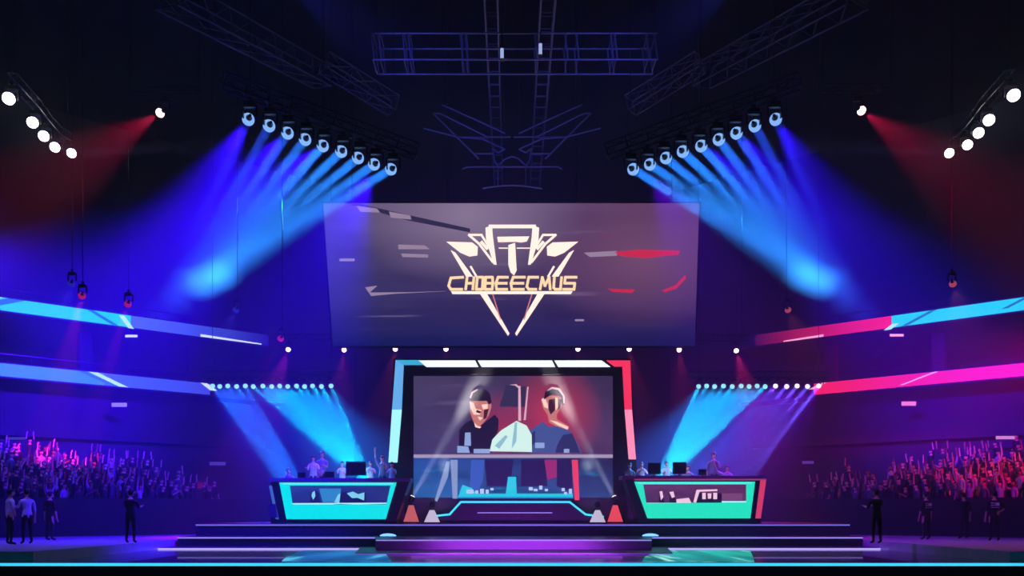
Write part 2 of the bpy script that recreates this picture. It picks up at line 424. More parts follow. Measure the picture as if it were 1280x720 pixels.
# step edge lights: one LED profile per nose
def nose(pts, w, m, label, grp=None):
    mb = MB()
    for a, b in zip(pts, pts[1:]):
        a = Vector(a); b = Vector(b); d = (b - a).normalized(); n = Vector((-d.y, d.x, 0)) * -.03
        mb.hexa([a, b, b + n, a + n], [a + Vector((0, 0, w)), b + Vector((0, 0, w)), b + n + Vector((0, 0, w)), a + n + Vector((0, 0, w))])
    return tag(mb.build('step_light', m), label, 'LED strip', grp)
E_s1 = emat('led_step_lilac', (105, 100, 215), 1.0); E_s2 = emat('led_step_bright', (140, 125, 235), 1.1); E_s3 = emat('led_step_white', (165, 150, 250), 1.2)
E_sc = emat('led_step_purple', (120, 60, 190), .8); E_cy = emat('led_front_cyan', (60, 190, 248), 1.1)
g = .01
nose([(TX(245, Y1), Y1 - g, T1 - .07), (TX(1062, Y1), Y1 - g, T1 - .07)], .05, E_s1, 'thin lilac LED strip on the edge of the topmost step')
nose([(TX(222, Y2), Y2 - g, T2 - .06), (CX0 - .5, Y2 - g, T2 - .06)], .045, E_s2, 'lilac LED strip on the left half of the middle step')
nose([(CX1 + .5, Y2 - g, T2 - .06), (TX(1078, Y2), Y2 - g, T2 - .06)], .045, E_s2, 'lilac LED strip on the right half of the middle step')
nose([(CX0, 28.6 - g, T2 - .05), (CX1, 28.6 - g, T2 - .05)], .035, E_s2, 'thin lilac LED strip on the projecting centre of the middle step')
nose([(TX(198, Y3), Y3 - g, T3 - .055), (CX0 - .8, Y3 - g, T3 - .055)], .05, E_s3, 'bright white-lilac LED strip on the left half of the lowest step')
nose([(CX1 + .8, Y3 - g, T3 - .055), (TX(1100, Y3), Y3 - g, T3 - .055)], .05, E_s3, 'bright white-lilac LED strip on the right half of the lowest step')
nose([(CX0 - .3, 26.4 - g, T3 - .04), (CX1 + .3, 26.4 - g, T3 - .04)], .025, E_sc, 'dim purple LED strip on the projecting centre of the lowest step')
nose([(-13.6, YF - g, TF - .07), (13.6, YF - g, TF - .07)], .075, E_cy, 'bright cyan LED strip along the whole front edge of the stage')
# small LED bar on the floor in front of the centre
bar = tag(MB().box(TX(514, 24.5), TX(778, 24.5), 24.5, 24.56, TF, TF + .05).build('floor_light_bar', E_sc), 'dim purple light bar lying on the glossy floor before the steps', 'LED strip')
def step_fill_lamp(x0, x1, y, z, c, en, par):  # added purple fill for the steps, on top of the bar's own glow
    l = bpy.data.lights.new('lamp', 'AREA'); l.shape = 'RECTANGLE'; l.size = x1 - x0; l.size_y = .05; l.spread = math.radians(110); l.color = c; l.energy = en
    o = bpy.data.objects.new('lamp', l); COL.objects.link(o); o.location = ((x0 + x1) / 2, y, z); o.rotation_euler = (PI / 2 + .12, 0, 0); o.parent = par
step_fill_lamp(TX(514, 24.5), TX(778, 24.5), 24.6, TF + .06, (.42, .04, 1), 290, bar)

# corner lights of the middle step
E_corner = emat('led_corner', (110, 180, 250), 1.5)
for s, side in ((1, 'left'), (-1, 'right')):
    px = 485 if s == 1 else 813
    c = P(px, 670.5, 31.2)
    r = empty('corner_light', (c.x, c.y, T2), 'glowing pale blue lamp on the step corner %s of the centre' % side, 'lamp')
    MB().box(c.x - .34, c.x + .34, c.y - .12, c.y + .12, T2, T2 + .03).build('base', M_black, r)
    d = MB().lathe([(.30, .03), (.29, .07), (.2, .11), (.08, .13)], 16)
    d.v = [Vector((v.x, v.y * .4, v.z)) for v in d.v]
    d.build('lamp_cover', E_corner, r, True, True)

# desk reflections in the glossy floor, put in as glowing patches
E_fl = screen_mat('desk_reflection_blue', (20, 110, 200), (40, 150, 225), (10, 70, 170), (20, 110, 200), .6, (3, 5), .8, [((90, 200, 240), 4, 9, .56)])
E_fr = screen_mat('desk_reflection_teal', (30, 190, 190), (20, 200, 180), (20, 150, 170), (30, 190, 180), .6, (4, 5), .8, [((160, 240, 240), 9, 6, .56), ((20, 30, 90), 8, 5, .6)])
def reflection_patch(pts, m, label):
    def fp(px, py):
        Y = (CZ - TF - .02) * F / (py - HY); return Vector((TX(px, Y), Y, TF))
    return tag(MB().prism([fp(*p) for p in pts], (0, 0, .02)).build('desk_reflection', m), label, 'painted reflection')
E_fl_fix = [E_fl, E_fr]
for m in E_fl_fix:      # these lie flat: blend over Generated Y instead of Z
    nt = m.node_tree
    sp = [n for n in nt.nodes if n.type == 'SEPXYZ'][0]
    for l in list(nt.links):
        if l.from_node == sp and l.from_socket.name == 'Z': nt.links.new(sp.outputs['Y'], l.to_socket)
reflection_patch([(378, 688), (470, 688), (483, 693), (489, 701.5), (352, 701.5), (358, 696)], E_fl, 'glowing blue patch imitating the reflection of the left desk')
reflection_patch([(822, 688), (938, 688), (943, 701.5), (803, 701.5), (806, 696)], E_fr, 'glowing teal patch imitating the reflection of the right desk')

# ------------------------------------------------------------------ big hanging screen
YB = 38.0
big = empty('hanging_screen', P(640, 432, YB), 'huge hanging LED wall showing a pale winged crest over dark haze', 'screen')
E_big = screen_mat('led_wall_picture', (84, 74, 118), (92, 54, 98), (6, 16, 88), (16, 14, 84), .18, (1.3, 7), .95,
                   [((100, 86, 130), 2.2, 16, .64), ((120, 26, 64), 2.0, 22, .68)], [((132, 114, 150), .38, .92, .32, .5), ((110, 70, 110), .85, .6, .3, .5)])
MB().px([(404, 254), (874, 254), (868.5, 432), (416, 432)], YB, .1).build('display', E_big, big)
MB().px([(402, 252), (876, 252), (870, 433.5), (414, 433.5)], YB + .11, .35).build('casing', M_case, big)
hg = MB()
for px in (440, 560, 720, 840): hg.tube(P(px, 256, YB + .3), P(px, 256, YB + .3) + Vector((0, 0, CEIL - .03 - P(px, 256, YB).z)), .02, 5)
hg.build('hanging_cable', M_cable, big)
# streaks of the picture
E_st1 = emat('led_streak_grey', (150, 130, 165), .9); E_st2 = emat('led_streak_red', (200, 40, 80), .9); E_st3 = emat('led_streak_dim', (70, 60, 110), .9)
E_dk = emat('led_streak_dark', (48, 42, 78), .9)
k = 480 / 1280.
def zb(u, v): return (400 + u * k, 240 + v * k)
def zs(pts): return [zb(*p) for p in pts]
mb = MB()
for poly in ([(120, 45), (190, 55), (200, 68), (135, 65)], [(230, 65), (300, 78), (305, 92), (235, 84)], [(260, 175), (350, 178), (365, 190), (262, 190)], [(270, 205), (360, 208), (360, 218), (275, 216)],
             [(65, 222), (115, 222), (115, 230), (65, 230)], [(150, 318), (190, 312), (165, 335), (260, 338), (420, 330), (300, 334), (170, 346)], [(880, 202), (990, 196), (990, 212), (900, 216)], [(850, 424), (880, 424), (880, 430), (850, 430)]):
    MB().px(zs(poly), YB - .03, .03).build('display_graphic', E_st1, big)
mb = MB()
for poly in ([(980, 200), (1060, 192), (1200, 195), (1195, 208), (1080, 220), (1000, 212)], [(960, 322), (1050, 325), (1040, 336), (975, 332)], [(1140, 328), (1185, 310), (1218, 275), (1220, 288), (1190, 320), (1150, 334)]):
    MB().px(zs(poly), YB - .03, .03).build('display_graphic', E_st2, big)
mb = MB()
MB().px(zs([(100, 42), (130, 40), (500, 122), (500, 134), (300, 96)]), YB - .02, .02).build('display_graphic', E_dk, big)

# the crest
E_logo = emat('led_crest_cream', (250, 225, 220), 1.15); E_gold = emat('led_lettering_gold', (245, 212, 175), 1.0); E_pk = emat('led_crest_rose', (205, 120, 140), .9)
k2 = 200 / 847.
def lg(u, v): return (540 + u * k2, 260 + v * k2)
def lgs(pts, m=False): return [lg(850 - u if m else u, v) for u, v in pts]
mb = MB(); YL = YB - .06
mb.px(lgs([(300, 88), (550, 88), (550, 106), (300, 106)]), YL, .03)
for m in (False, True):
    for poly in ([(283, 104), (318, 92), (322, 150), (342, 300), (326, 298), (286, 165)],
                 [(76, 178), (212, 182), (242, 205), (240, 250), (198, 256), (150, 236)],
                 [(98, 222), (124, 236), (216, 362), (180, 362)],
                 [(255, 455), (292, 455), (410, 664), (402, 676)]):
        mb.px(lgs(poly, m), YL, .03)
    mb.stroke(lgs([(195, 142), (262, 142), (300, 205)], m), 2.6, YL); mb.stroke(lgs([(195, 142), (250, 190), (322, 285)], m), 2.8, YL)
    mb.stroke(lgs([(262, 180), (292, 215)], m), 3.6, YL)
    mb.stroke(lgs([(205, 310), (235, 362)], m), 2.4, YL)
mb.px(lgs([(345, 152), (515, 150), (502, 176), (470, 182), (445, 178), (350, 180)]), YL, .03)
mb.px(lgs([(404, 196), (440, 184), (448, 330), (434, 356), (416, 340), (404, 300)]), YL, .03)
mb.stroke(lgs([(355, 212), (400, 212)]), 1.2, YL); mb.stroke(lgs([(450, 212), (520, 212)]), 1.2, YL)
mb.px(lgs([(100, 440), (745, 440), (735, 455), (108, 455)]), YL, .03)
mb.build('crest', E_logo, big)
mb = MB()
for m in (False, True): mb.stroke(lgs([(322, 458), (362, 590)], m), 1.6, YL)
mb.stroke(lgs([(372, 165), (372, 185)]), 1.4, YL)
mb.build('crest_inner_line', E_pk, big)
mb = MB(); YT = YB - .10
T, Bm, Md = 366, 430, 398
LET = {'C': (90, 165, [[(165, T), (100, T + 4), (88, Bm - 18), (100, Bm), (160, Bm)]]),
       'H': (182, 222, [[(186, T), (178, Bm)], [(222, T), (216, Bm)], [(184, Md), (219, Md)]]),
       'O': (236, 270, [[(240, T), (270, T), (266, Bm), (234, Bm), (240, T)]]),
       'B': (282, 325, [[(284, T), (280, Bm), (318, Bm), (322, Md), (284, Md)], [(284, T), (320, T), (322, Md)]]),
       'E': (338, 402, [[(402, T), (350, T), (338, Md), (342, Bm), (398, Bm)], [(345, Md), (396, Md)]]),
       'E2': (418, 490, [[(492, T), (430, T), (418, Md), (422, Bm), (486, Bm)], [(425, Md), (484, Md)]]),
       'C2': (500, 560, [[(562, T), (512, T), (502, Bm - 14), (512, Bm), (552, Bm)]]),
       'M': (572, 632, [[(572, Bm), (584, T), (598, Bm - 18), (620, T), (626, Bm)]]),
       'U': (644, 686, [[(648, T), (644, Bm - 8), (652, Bm), (680, Bm), (686, T)]]),
       'S': (696, 762, [[(765, T), (706, T), (702, Md), (756, Md), (752, Bm), (694, Bm)]])}
for kx, (a, b, ss) in LET.items():
    for st in ss: mb.stroke(lgs(st), 3.3, YT)
mb.build('lettering', E_gold, big)

# ------------------------------------------------------------------ centre portal: LED frame, inner screen
YC = 36.0
por = empty('screen_portal', Vector((0, YC, T1)), 'tall portal with glowing blue, white and red outline around the centre screen', 'LED portal')
fr = MB()
fr.px([(492, 448), (788, 448), (800, 655), (767, 655), (767, 468), (516, 468), (516, 655), (484, 655)], YC, .9)
fr.build('frame', M_case, por)
MB().px([(516, 622), (767, 622), (767, 656), (516, 656)], YC + .05, .8).build('base_panel', M_riser, por)
E_pa = emat('led_portal_blue', (95, 165, 235), 1.0); E_pb = emat('led_portal_pale', (150, 225, 245), 1.15); E_pw = emat('led_portal_white', (225, 235, 255), 1.15)
E_pr = emat('led_portal_red', (225, 45, 90), 1.1); E_pp = emat('led_portal_pink', (240, 130, 175), 1.1); E_pc = emat('led_portal_cyan', (60, 170, 225), .9)
z_ = YC - .06
for nm, m, poly in (('light_bar', E_pa, [(494.5, 450), (504.5, 456), (502, 512), (490, 512)]), ('light_bar', E_pb, [(490, 512), (502, 512), (496.5, 578), (485.5, 578)]),
                    ('light_bar', E_pc, [(494.5, 450), (525, 450), (530, 456), (504.5, 456)]),
                    ('light_bar', E_pw, [(523, 450.5), (594, 450.5), (598, 458.5), (533, 458.5)]), ('light_bar', E_pw, [(597, 450.5), (690, 450.5), (694, 458.5), (602, 458.5)]),
                    ('light_bar', E_pw, [(693, 450.5), (752, 450.5), (763, 458.5), (698, 458.5)]),
                    ('light_bar', E_pr, [(758, 450.5), (788, 450.5), (778, 458), (768, 458)]), ('light_bar', E_pr, [(778, 456), (788, 450.5), (790, 512), (781, 512)]),
                    ('light_bar', E_pp, [(781, 512), (790, 512), (795, 574), (786, 574)])):
    MB().px(poly, z_, .06).build(nm, m, por)
scr = empty('stage_screen', P(641, 622, YC + .1), 'centre LED screen showing two men leaning over a table', 'screen')
YS = YC + .10
E_s_top = screen_mat('led_scene_upper', (70, 58, 100), (62, 46, 88), (60, 54, 110), (80, 50, 100), .25, (3, 3), .9, [((92, 76, 120), 1.6, 5, .6)], [((150, 44, 85), .43, .35, .16, .5), ((185, 50, 85), .70, .50, .26, .7)])
E_s_bot = screen_mat('led_scene_lower', (20, 70, 165), (40, 30, 80), (20, 100, 180), (30, 60, 130), .4, (4, 3), .9, [((20, 130, 200), 3, 3, .6)])
MB().px([(517, 470), (766, 470), (766, 568), (517, 568)], YS, .1).build('display', E_s_top, scr)
MB().px([(517, 568), (766, 568), (766, 622), (517, 622)], YS, .1).build('display', E_s_bot, scr)
k3 = 180 / 926.
def pz(pts): return [(560 + u * k3, 460 + v * k3) for u, v in pts]
DP = [YS]
def pic(name, m, polys, parent=scr, conv=pz):
    DP[0] -= .004
    for q in polys: MB().px(conv(q), DP[0], .004).build(name, m, parent)
e = emat
pic('picture_backdrop', e('pic_navy', (48, 44, 82), .9), [[(375, 112), (455, 110), (450, 250), (330, 250)], [(470, 120), (500, 115), (495, 250), (470, 250)]])
pic('picture_pole', e('pic_pole', (220, 170, 200), .9), [[(452, 115), (466, 115), (470, 340), (452, 340)], [(510, 120), (518, 120), (500, 335), (486, 335)], [(395, 108), (440, 104), (460, 125), (452, 130), (430, 112)]])
pic('picture_player_shirt', e('pic_black', (24, 20, 52), .8), [[(70, 400), (110, 355), (160, 330), (190, 385), (300, 300), (326, 330), (322, 400), (290, 470), (280, 545), (70, 545)]])
pic('picture_player_shirt', e('pic_slate', (62, 82, 150), .9), [[(530, 400), (610, 345), (650, 380), (690, 372), (780, 400), (830, 480), (860, 548), (530, 548)]])
pic('picture_player_sleeve', e('pic_blue_dark', (38, 44, 100), .9), [[(740, 430), (800, 420), (850, 545), (690, 545), (700, 500)], [(530, 430), (560, 400), (560, 480), (540, 500)]])
pic('picture_player_skin', e('pic_skin', (196, 118, 118), .9), [[(140, 205), (275, 205), (280, 250), (262, 305), (235, 345), (200, 380), (165, 350), (140, 280)],
    [(600, 205), (640, 175), (730, 180), (740, 230), (700, 300), (700, 330), (780, 375), (770, 398), (690, 372), (650, 350), (640, 300), (612, 260)]])
pic('picture_player_skin_light', e('pic_skin_light', (250, 205, 200), .95), [[(138, 215), (165, 225), (178, 262), (215, 272), (205, 300), (165, 300), (145, 260)], [(215, 235), (255, 232), (255, 262), (225, 265)], [(168, 350), (190, 372), (215, 378), (205, 388), (175, 380)], [(190, 312), (225, 320), (205, 338)],
    [(600, 200), (622, 190), (640, 230), (645, 262), (618, 250)], [(690, 190), (705, 190), (708, 255), (690, 275)], [(655, 335), (700, 345), (775, 380), (768, 396), (700, 365)]])
pic('picture_player_shadow', e('pic_shadow', (70, 24, 52), .8), [[(232, 270), (262, 262), (248, 320), (228, 332)], [(185, 268), (215, 280), (205, 292), (180, 285)], [(648, 205), (688, 195), (690, 270), (660, 300), (645, 262)], [(712, 200), (735, 205), (722, 255), (706, 270)]])
pic('picture_player_hair', e('pic_hair', (34, 18, 48), .8), [[(135, 210), (142, 165), (180, 132), (235, 135), (270, 165), (280, 225), (262, 235), (250, 212), (160, 212)], [(615, 205), (625, 150), (665, 125), (715, 132), (748, 175), (748, 235), (735, 240), (728, 190), (690, 165), (650, 180)]])
pic('picture_player_rim', e('pic_rim', (225, 190, 205), .9), [[(138, 190), (150, 155), (190, 134), (192, 142), (160, 162), (148, 195)], [(632, 150), (668, 122), (720, 130), (750, 180), (750, 230), (742, 225), (738, 180), (708, 142), (670, 134)]])
pic('picture_white_jacket', e('pic_white', (200, 232, 232), 1.0), [[(268, 535), (285, 460), (340, 402), (440, 340), (505, 370), (538, 430), (540, 540)]])
pic('picture_jacket_fold', e('pic_fold', (140, 190, 215), .9), [[(300, 500), (370, 430), (385, 440), (330, 520)], [(430, 350), (445, 350), (440, 470), (410, 520), (415, 460)]])
pic('picture_object', e('pic_object', (140, 165, 225), .9), [[(60, 500), (130, 505), (140, 545), (60, 545)], [(110, 415), (145, 415), (148, 500), (105, 500)], [(165, 520), (270, 520), (270, 548), (165, 548)], [(560, 480), (620, 480), (620, 515), (560, 515)], [(745, 520), (780, 520), (780, 545), (745, 545)]])
pic('picture_table', e('pic_table', (160, 145, 180), .95), [[(-221, 556), (1060, 556), (1060, 578), (-221, 578)]])
pic('picture_leg', e('pic_leg_pale', (130, 150, 205), .9), [[(15, 590), (62, 590), (60, 840), (30, 840)], [(-10, 600), (12, 600), (0, 700), (-70, 860), (-85, 850)]])
pic('picture_leg', e('pic_leg_blue', (48, 90, 190), .9), [[(150, 590), (235, 590), (225, 720), (190, 800), (140, 760)]])
pic('picture_leg', e('pic_leg_dark', (22, 24, 78), .9), [[(235, 590), (420, 590), (400, 760), (250, 760)], [(470, 590), (620, 590), (640, 760), (470, 760)], [(700, 590), (795, 590), (800, 800), (700, 760)]])
pic('picture_leg', e('pic_leg_red', (225, 60, 100), .95), [[(795, 590), (835, 590), (845, 850), (815, 850)]])
pic('picture_leg', e('pic_leg_magenta', (150, 40, 110), .9), [[(620, 590), (700, 590), (700, 700), (640, 720)]])
def pn(p): return p
pic('picture_beam', e('pic_beam', (118, 112, 150), .9), [[(528, 568), (552, 568), (600, 470), (560, 470)], [(730, 568), (752, 568), (722, 470), (690, 470)]], conv=pn) if False else None
pic('picture_city', e('pic_pixel_cyan', (30, 190, 225), 1.0), [[(574, 617), (578, 606), (590, 610), (596, 618)], [(635, 596), (645, 596), (646, 619), (632, 619)], [(575, 617), (716, 617), (716, 621), (572, 621)]], conv=pn)
pic('picture_city', e('pic_pixel_white', (170, 190, 250), 1.0), [[(a, b), (a + w, b), (a + w, b + h), (a, b + h)] for a, b, w, h in
    [(583, 612, 9, 5), (594, 613, 4, 4), (600, 611, 5, 6), (607, 612, 4, 5), (613, 610, 4, 3), (661, 609, 5, 4), (667, 611, 5, 3), (674, 607, 4, 5), (681, 611, 4, 3), (702, 610, 4, 4), (705, 615, 4, 3), (711, 611, 4, 6)]], conv=pn)

# podium before the screen, outlined in cyan
pod = empty('podium', Vector((0, 34.6, T1)), 'low podium with glowing cyan outline below the centre screen', 'podium')
MB().px([(537, 655), (549, 645), (562, 643.5), (576, 624), (712, 624), (731, 643.5), (748, 645), (757, 655)], 34.4, 1.2).build('body', M_case, pod)
E_pd = emat('led_podium_cyan', (50, 200, 235), 1.25); E_pd2 = emat('led_podium_blue', (20, 130, 200), 1.0)
Yp = 34.36
MB().stroke([(534, 646), (562, 643), (576, 627.5), (712, 627.5), (732, 643), (754, 646)], 2.4, Yp, .04).build('light_outline', E_pd, pod)
MB().stroke([(572, 622), (716, 622)], 1.8, Yp, .04).build('light_outline', E_pd2, pod)
MB().stroke([(597, 641), (690, 641)], 1.0, Yp, .04).build('light_line', E_s2, pod)

# ------------------------------------------------------------------ people
def person_mesh(key, arms=('down', 'down'), lean=0.0, seated=False, sub=1):
    h = 1.74
    J = {}; R = {}; Eg = []
    def j(n, p, r, par=None, r2=None):
        J[n] = Vector(p); R[n] = (r, r2 or r)
        if par: Eg.append((par, n))
    hipz = .92
    j('pel', (0, 0, hipz), .15, None, .11)
    j('wai', (0, -.01 - lean * .15, hipz + .17), .135, 'pel', .10)
    j('che', (0, -.02 - lean * .35, hipz + .38), .165, 'wai', .115)
    j('nek', (0, -.01 - lean * .5, hipz + .54), .065, 'che')
    j('hd0', (0, -.025 - lean * .55, hipz + .63), .06, 'nek')
    for s, nm in ((-1, 'l'), (1, 'r')):
        j('sh' + nm, (s * .185, -.01 - lean * .42, hipz + .47), .062, 'che')
        c = J['che']; sh = J['sh' + nm]; a = arms[0 if s < 0 else 1]
        D = {'down': ((s * .06, 0, -.29), (s * .02, -.05, -.26)), 'up': ((s * .09, -.06, .26), (s * .0, -.04, .28)), 'high': ((s * .03, -.02, .30), (s * -.03, -.03, .28)),
             'clap': ((s * .07, -.14, -.20), (s * -.17, -.18, .14)), 'fwd': ((s * .02, -.16, -.22), (s * -.03, -.25, .05)), 'wide': ((s * .24, -.05, .12), (s * .10, -.05, .26)),
             'hip': ((s * .14, .03, -.24), (s * -.16, -.10, -.13)), 'phone': ((s * .08, -.20, .05), (s * -.10, -.10, .24))}[a]
        el = sh + Vector(D[0]); wr = el + Vector(D[1]); dd = Vector(D[1]).normalized()
        j('el' + nm, el, .043, 'sh' + nm); j('wr' + nm, wr, .028, 'el' + nm)
        pm = wr + dd * .07; j('pm' + nm, pm, .030, 'wr' + nm, .018)
        sidev = dd.cross(Vector((0, 1, .3))).normalized()
        for q, (o, L) in enumerate(((-.027, .075), (-.009, .085), (.009, .082), (.027, .065))):
            j('f%d%s' % (q, nm), pm + dd * .05 + sidev * o, .010, 'pm' + nm); j('g%d%s' % (q, nm), pm + dd * (.05 + L * .7) + sidev * o * 1.25 + Vector((0, -.014, 0)), .008, 'f%d%s' % (q, nm))
        j('th' + nm, wr + dd * .05 + sidev * (.045), .011, 'wr' + nm); j('ti' + nm, wr + dd * .09 + sidev * .065, .009, 'th' + nm)
        if seated:
            j('kn' + nm, (s * .12, -.42, hipz - .02), .062, None); j('hp' + nm, (s * .095, -.02, hipz - .04), .088, 'pel'); Eg.append(('hp' + nm, 'kn' + nm))
            j('an' + nm, (s * .12, -.40, hipz - .42), .04, 'kn' + nm); j('to' + nm, (s * .12, -.54, hipz - .46), .038, 'an' + nm)
        else:
            j('hp' + nm, (s * .095, 0, hipz - .08), .092, 'pel'); j('kn' + nm, (s * .115, -.02, .49), .06, 'hp' + nm)
            j('an' + nm, (s * .125, .02, .09), .04, 'kn' + nm); j('to' + nm, (s * .135, -.14, .04), .038, 'an' + nm)
    names = list(J); idx = {n: i for i, n in enumerate(names)}
    me = bpy.data.meshes.new('tmp'); me.from_pydata([J[n] for n in names], [(idx[a], idx[b]) for a, b in Eg], [])
    ob = bpy.data.objects.new('tmp', me); COL.objects.link(ob)
    sk = ob.modifiers.new('s', 'SKIN'); sk.use_smooth_shade = True
    for n, v in zip(names, me.skin_vertices[0].data): v.radius = R[n]; v.use_root = (n == 'pel')
    if sub:
        ss = ob.modifiers.new('u', 'SUBSURF'); ss.levels = sub
    dg = bpy.context.evaluated_depsgraph_get(); dg.update()
    out = bpy.data.meshes.new_from_object(ob.evaluated_get(dg))
    bpy.data.objects.remove(ob)
    # head: an egg with brow, nose, eye hollows, chin and ears
    bm = bmesh.new(); bm.from_mesh(out)
    hc = J['hd0'] + Vector((0, -.015, .095))
    nb = len(bm.verts)
    r = bmesh.ops.create_uvsphere(bm, u_segments=14, v_segments=12, radius=1.0)
    for v in r['verts']:
        x, y, z = v.co
        w = .078 * (1 - .22 * max(0, -z)); q = Vector((x * w, y * .098, z * .122))
        if y < -.5: # face
            if abs(x) < .22 and -.35 < z < .1: q.y -= .022        # nose
            if .15 < abs(x) < .6 and 0 < z < .35: q.y += .008     # eye hollow
            if abs(x) < .35 and z < -.7: q.y -= .012              # chin
            if abs(x) < .45 and -.62 < z < -.4: q.y -= .004       # lips
        if abs(x) > .93 and abs(z) < .3: q.x *= 1.14              # ears
        v.co = q + hc
    for f in bm.faces: f.smooth = True
    for f in bm.faces:
        c = f.calc_center_median()
        isarm = any((c - J['el' + nm]).length < .0 for nm in 'lr')
        near_hand = any((c - J['pm' + nm]).length < .19 or (c - (J['wr' + nm] + J['el' + nm]) / 2).length < .11 for nm in 'lr')
        if (c - hc).length < .15 and c.z > hc.z - .05 and (c.z > hc.z + .045 or c.y > hc.y + .012): f.material_index = 3
        elif c.z > J['nek'].z + .0 and (c - J['nek']).length < .38 and abs(c.x) < .11: f.material_index = 0
        elif near_hand: f.material_index = 0
        elif c.z < hipz - .0: f.material_index = 2
        else: f.material_index = 1
    bm.to_mesh(out); bm.free()
    out.name = key
    out['head'] = list(hc)
    return out

def hair_mb(hc, long=False):
    mb = MB(); n = 14
    rows = []
    for i in range(7):
        th = PI * .5 * i / 6 * (1.25 if long else 1.0)
        rows.append([(hc[0] + .088 * math.sin(th) * math.cos(a), hc[1] + .012 + .108 * math.sin(th) * math.sin(a) , hc[2] + .022 + .118 * math.cos(th) - (.05 if long and math.sin(a) > 0 and i > 4 else 0) + (.03 if math.sin(a) < -.3 and i > 4 else 0)) for a in [2 * PI * k / n for k in range(n)]])
    vs = [p for r in rows for p in r]
    return mb.add(vs, [(i * n + k, i * n + (k + 1) % n, (i + 1) * n + (k + 1) % n, (i + 1) * n + k) for i in range(6) for k in range(n)])

def rnd_mat(name, cols, rough=.7):
    m = bpy.data.materials.new(name); m.use_nodes = True; nt = m.node_tree; b = nt.nodes['Principled BSDF']
    oi = nt.nodes.new('ShaderNodeObjectInfo'); r = nt.nodes.new('ShaderNodeValToRGB'); r.color_ramp.interpolation = 'CONSTANT'
    cr = r.color_ramp
    while len(cr.elements) < len(cols): cr.elements.new(0.5)
    for i, c in enumerate(cols): cr.elements[i].position = i / len(cols); cr.elements[i].color = (*lin(c), 1)
    nt.links.new(oi.outputs['Random'], r.inputs[0]); nt.links.new(r.outputs[0], b.inputs['Base Color']); b.inputs['Roughness'].default_value = rough
    return m
M_blk = mat('black_clothing', (20, 20, 24), .8); M_hair = mat('dark_hair', (24, 18, 16), .5)
M_skin = rnd_mat('skin_tones', [(224, 178, 150), (196, 142, 110), (232, 190, 168), (150, 100, 74), (210, 160, 130)], .55)
M_shirt = rnd_mat('crowd_shirts', [(30, 30, 34), (40, 40, 48), (20, 20, 24), (90, 90, 100), (24, 24, 30), (52, 52, 60), (180, 180, 185), (30, 30, 34)])
M_pants = rnd_mat('crowd_trousers', [(28, 30, 40), (50, 54, 70), (20, 20, 24)])
M_sw = mat('white_shirt', (225, 225, 230), .7); M_sn = mat('skin_plain', (222, 172, 145), .5); M_grey = mat('grey_shirt', (130, 130, 142), .7)

POSES = [('both arms thrown up', ('high', 'high')), ('one arm raised', ('down', 'high')), ('hands clapping', ('clap', 'clap')), ('arms spread wide', ('wide', 'wide')),
         ('phone arm raised', ('phone', 'down')), ('fist in the air', ('high', 'down')), ('both arms bent up', ('up', 'up')), ('arms at the sides', ('down', 'down'))]
meshes = []
for nm, ar in POSES:
    me = person_mesh('person', ar, sub=1)
    for m in (M_skin, M_shirt, M_pants, M_hair): me.materials.append(m)
    meshes.append(me)

# crowd on the two lower stands
def crowd(s, side, light):
    spots = []
    for i in range(NR):
        off = (NR - i) * RD - 1.6 - .45; z = Z0 + i * RH
        t = -14.0
        while t < 12.5:
            t += random.uniform(.46, .60)
            p = bowl(t, off + random.uniform(-.1, .1), z, s)
            px = 640 + p.x / p.y * F; mx = px if s == 1 else 1280 - px
            py = HY - (z + 1.7 - CZ) / p.y * F
            if mx < -12 or mx > 268: continue
            top = 556 + (max(0, mx - 60) / 205) * 44 if s == 1 else 548 + (mx / 265) * 50
            if py < top + random.uniform(-14, 10): continue
            if random.random() < .02 or any((p - q[0]).length < .47 for q in spots): continue
            spots.append((p, px, py))
    random.shuffle(spots)
    spots.sort(key=lambda q: q[0].y)
    return spots
grp_of = {1: 'spectators in the left stand', -1: 'spectators in the right stand'}
rest = {}
for s, side, lab in ((1, 'left', 'blue-lit stand on the left'), (-1, 'right', 'pink-lit stand on the right')):
    sp = crowd(s, side, lab)
    near = sp[:150]; far = sp[150:]
    for (p, px, py) in near:
        i = random.choices(range(8), (5, 5, 4, .6, 3, 4, 4, 3))[0]
        o = bpy.data.objects.new('person', meshes[i]); COL.objects.link(o)
        o.location = p
        dirv = Vector((0, 33, 0)) - Vector((p.x, p.y, 0)); o.rotation_euler = (0, 0, math.atan2(dirv.y, dirv.x) + PI / 2 + random.uniform(-.35, .35))
        sc = random.uniform(.88, .99); o.scale = (sc, sc, sc)
        tag(o, 'spectator standing in the %s, %s' % (lab, POSES[i][0]), 'person', grp_of[s])
    mbv = []; fs = []; mi = []
    bmx = bmesh.new()
    for (p, px, py) in far:
        i = random.choices(range(8), (5, 5, 4, .6, 3, 4, 4, 3))[0]
        dirv = Vector((0, 33, 0)) - Vector((p.x, p.y, 0)); a = math.atan2(dirv.y, dirv.x) + PI / 2 + random.uniform(-.35, .35)
        n0 = len(bmx.verts)
        bmx.from_mesh(meshes[i]); bmx.verts.ensure_lookup_table()
        M4 = Matrix.Translation(p) @ Matrix.Rotation(a, 4, 'Z')
        for v in bmx.verts[n0:]: v.co = M4 @ v.co
    me = bpy.data.meshes.new('crowd'); bmx.to_mesh(me); bmx.free()
    for m in (M_skin, M_shirt, M_pants, M_hair): me.materials.append(m)
    o = bpy.data.objects.new('crowd', me); COL.objects.link(o)
    tag(o, 'packed upper rows of spectators at the back of the %s' % lab, 'crowd', kind='stuff')

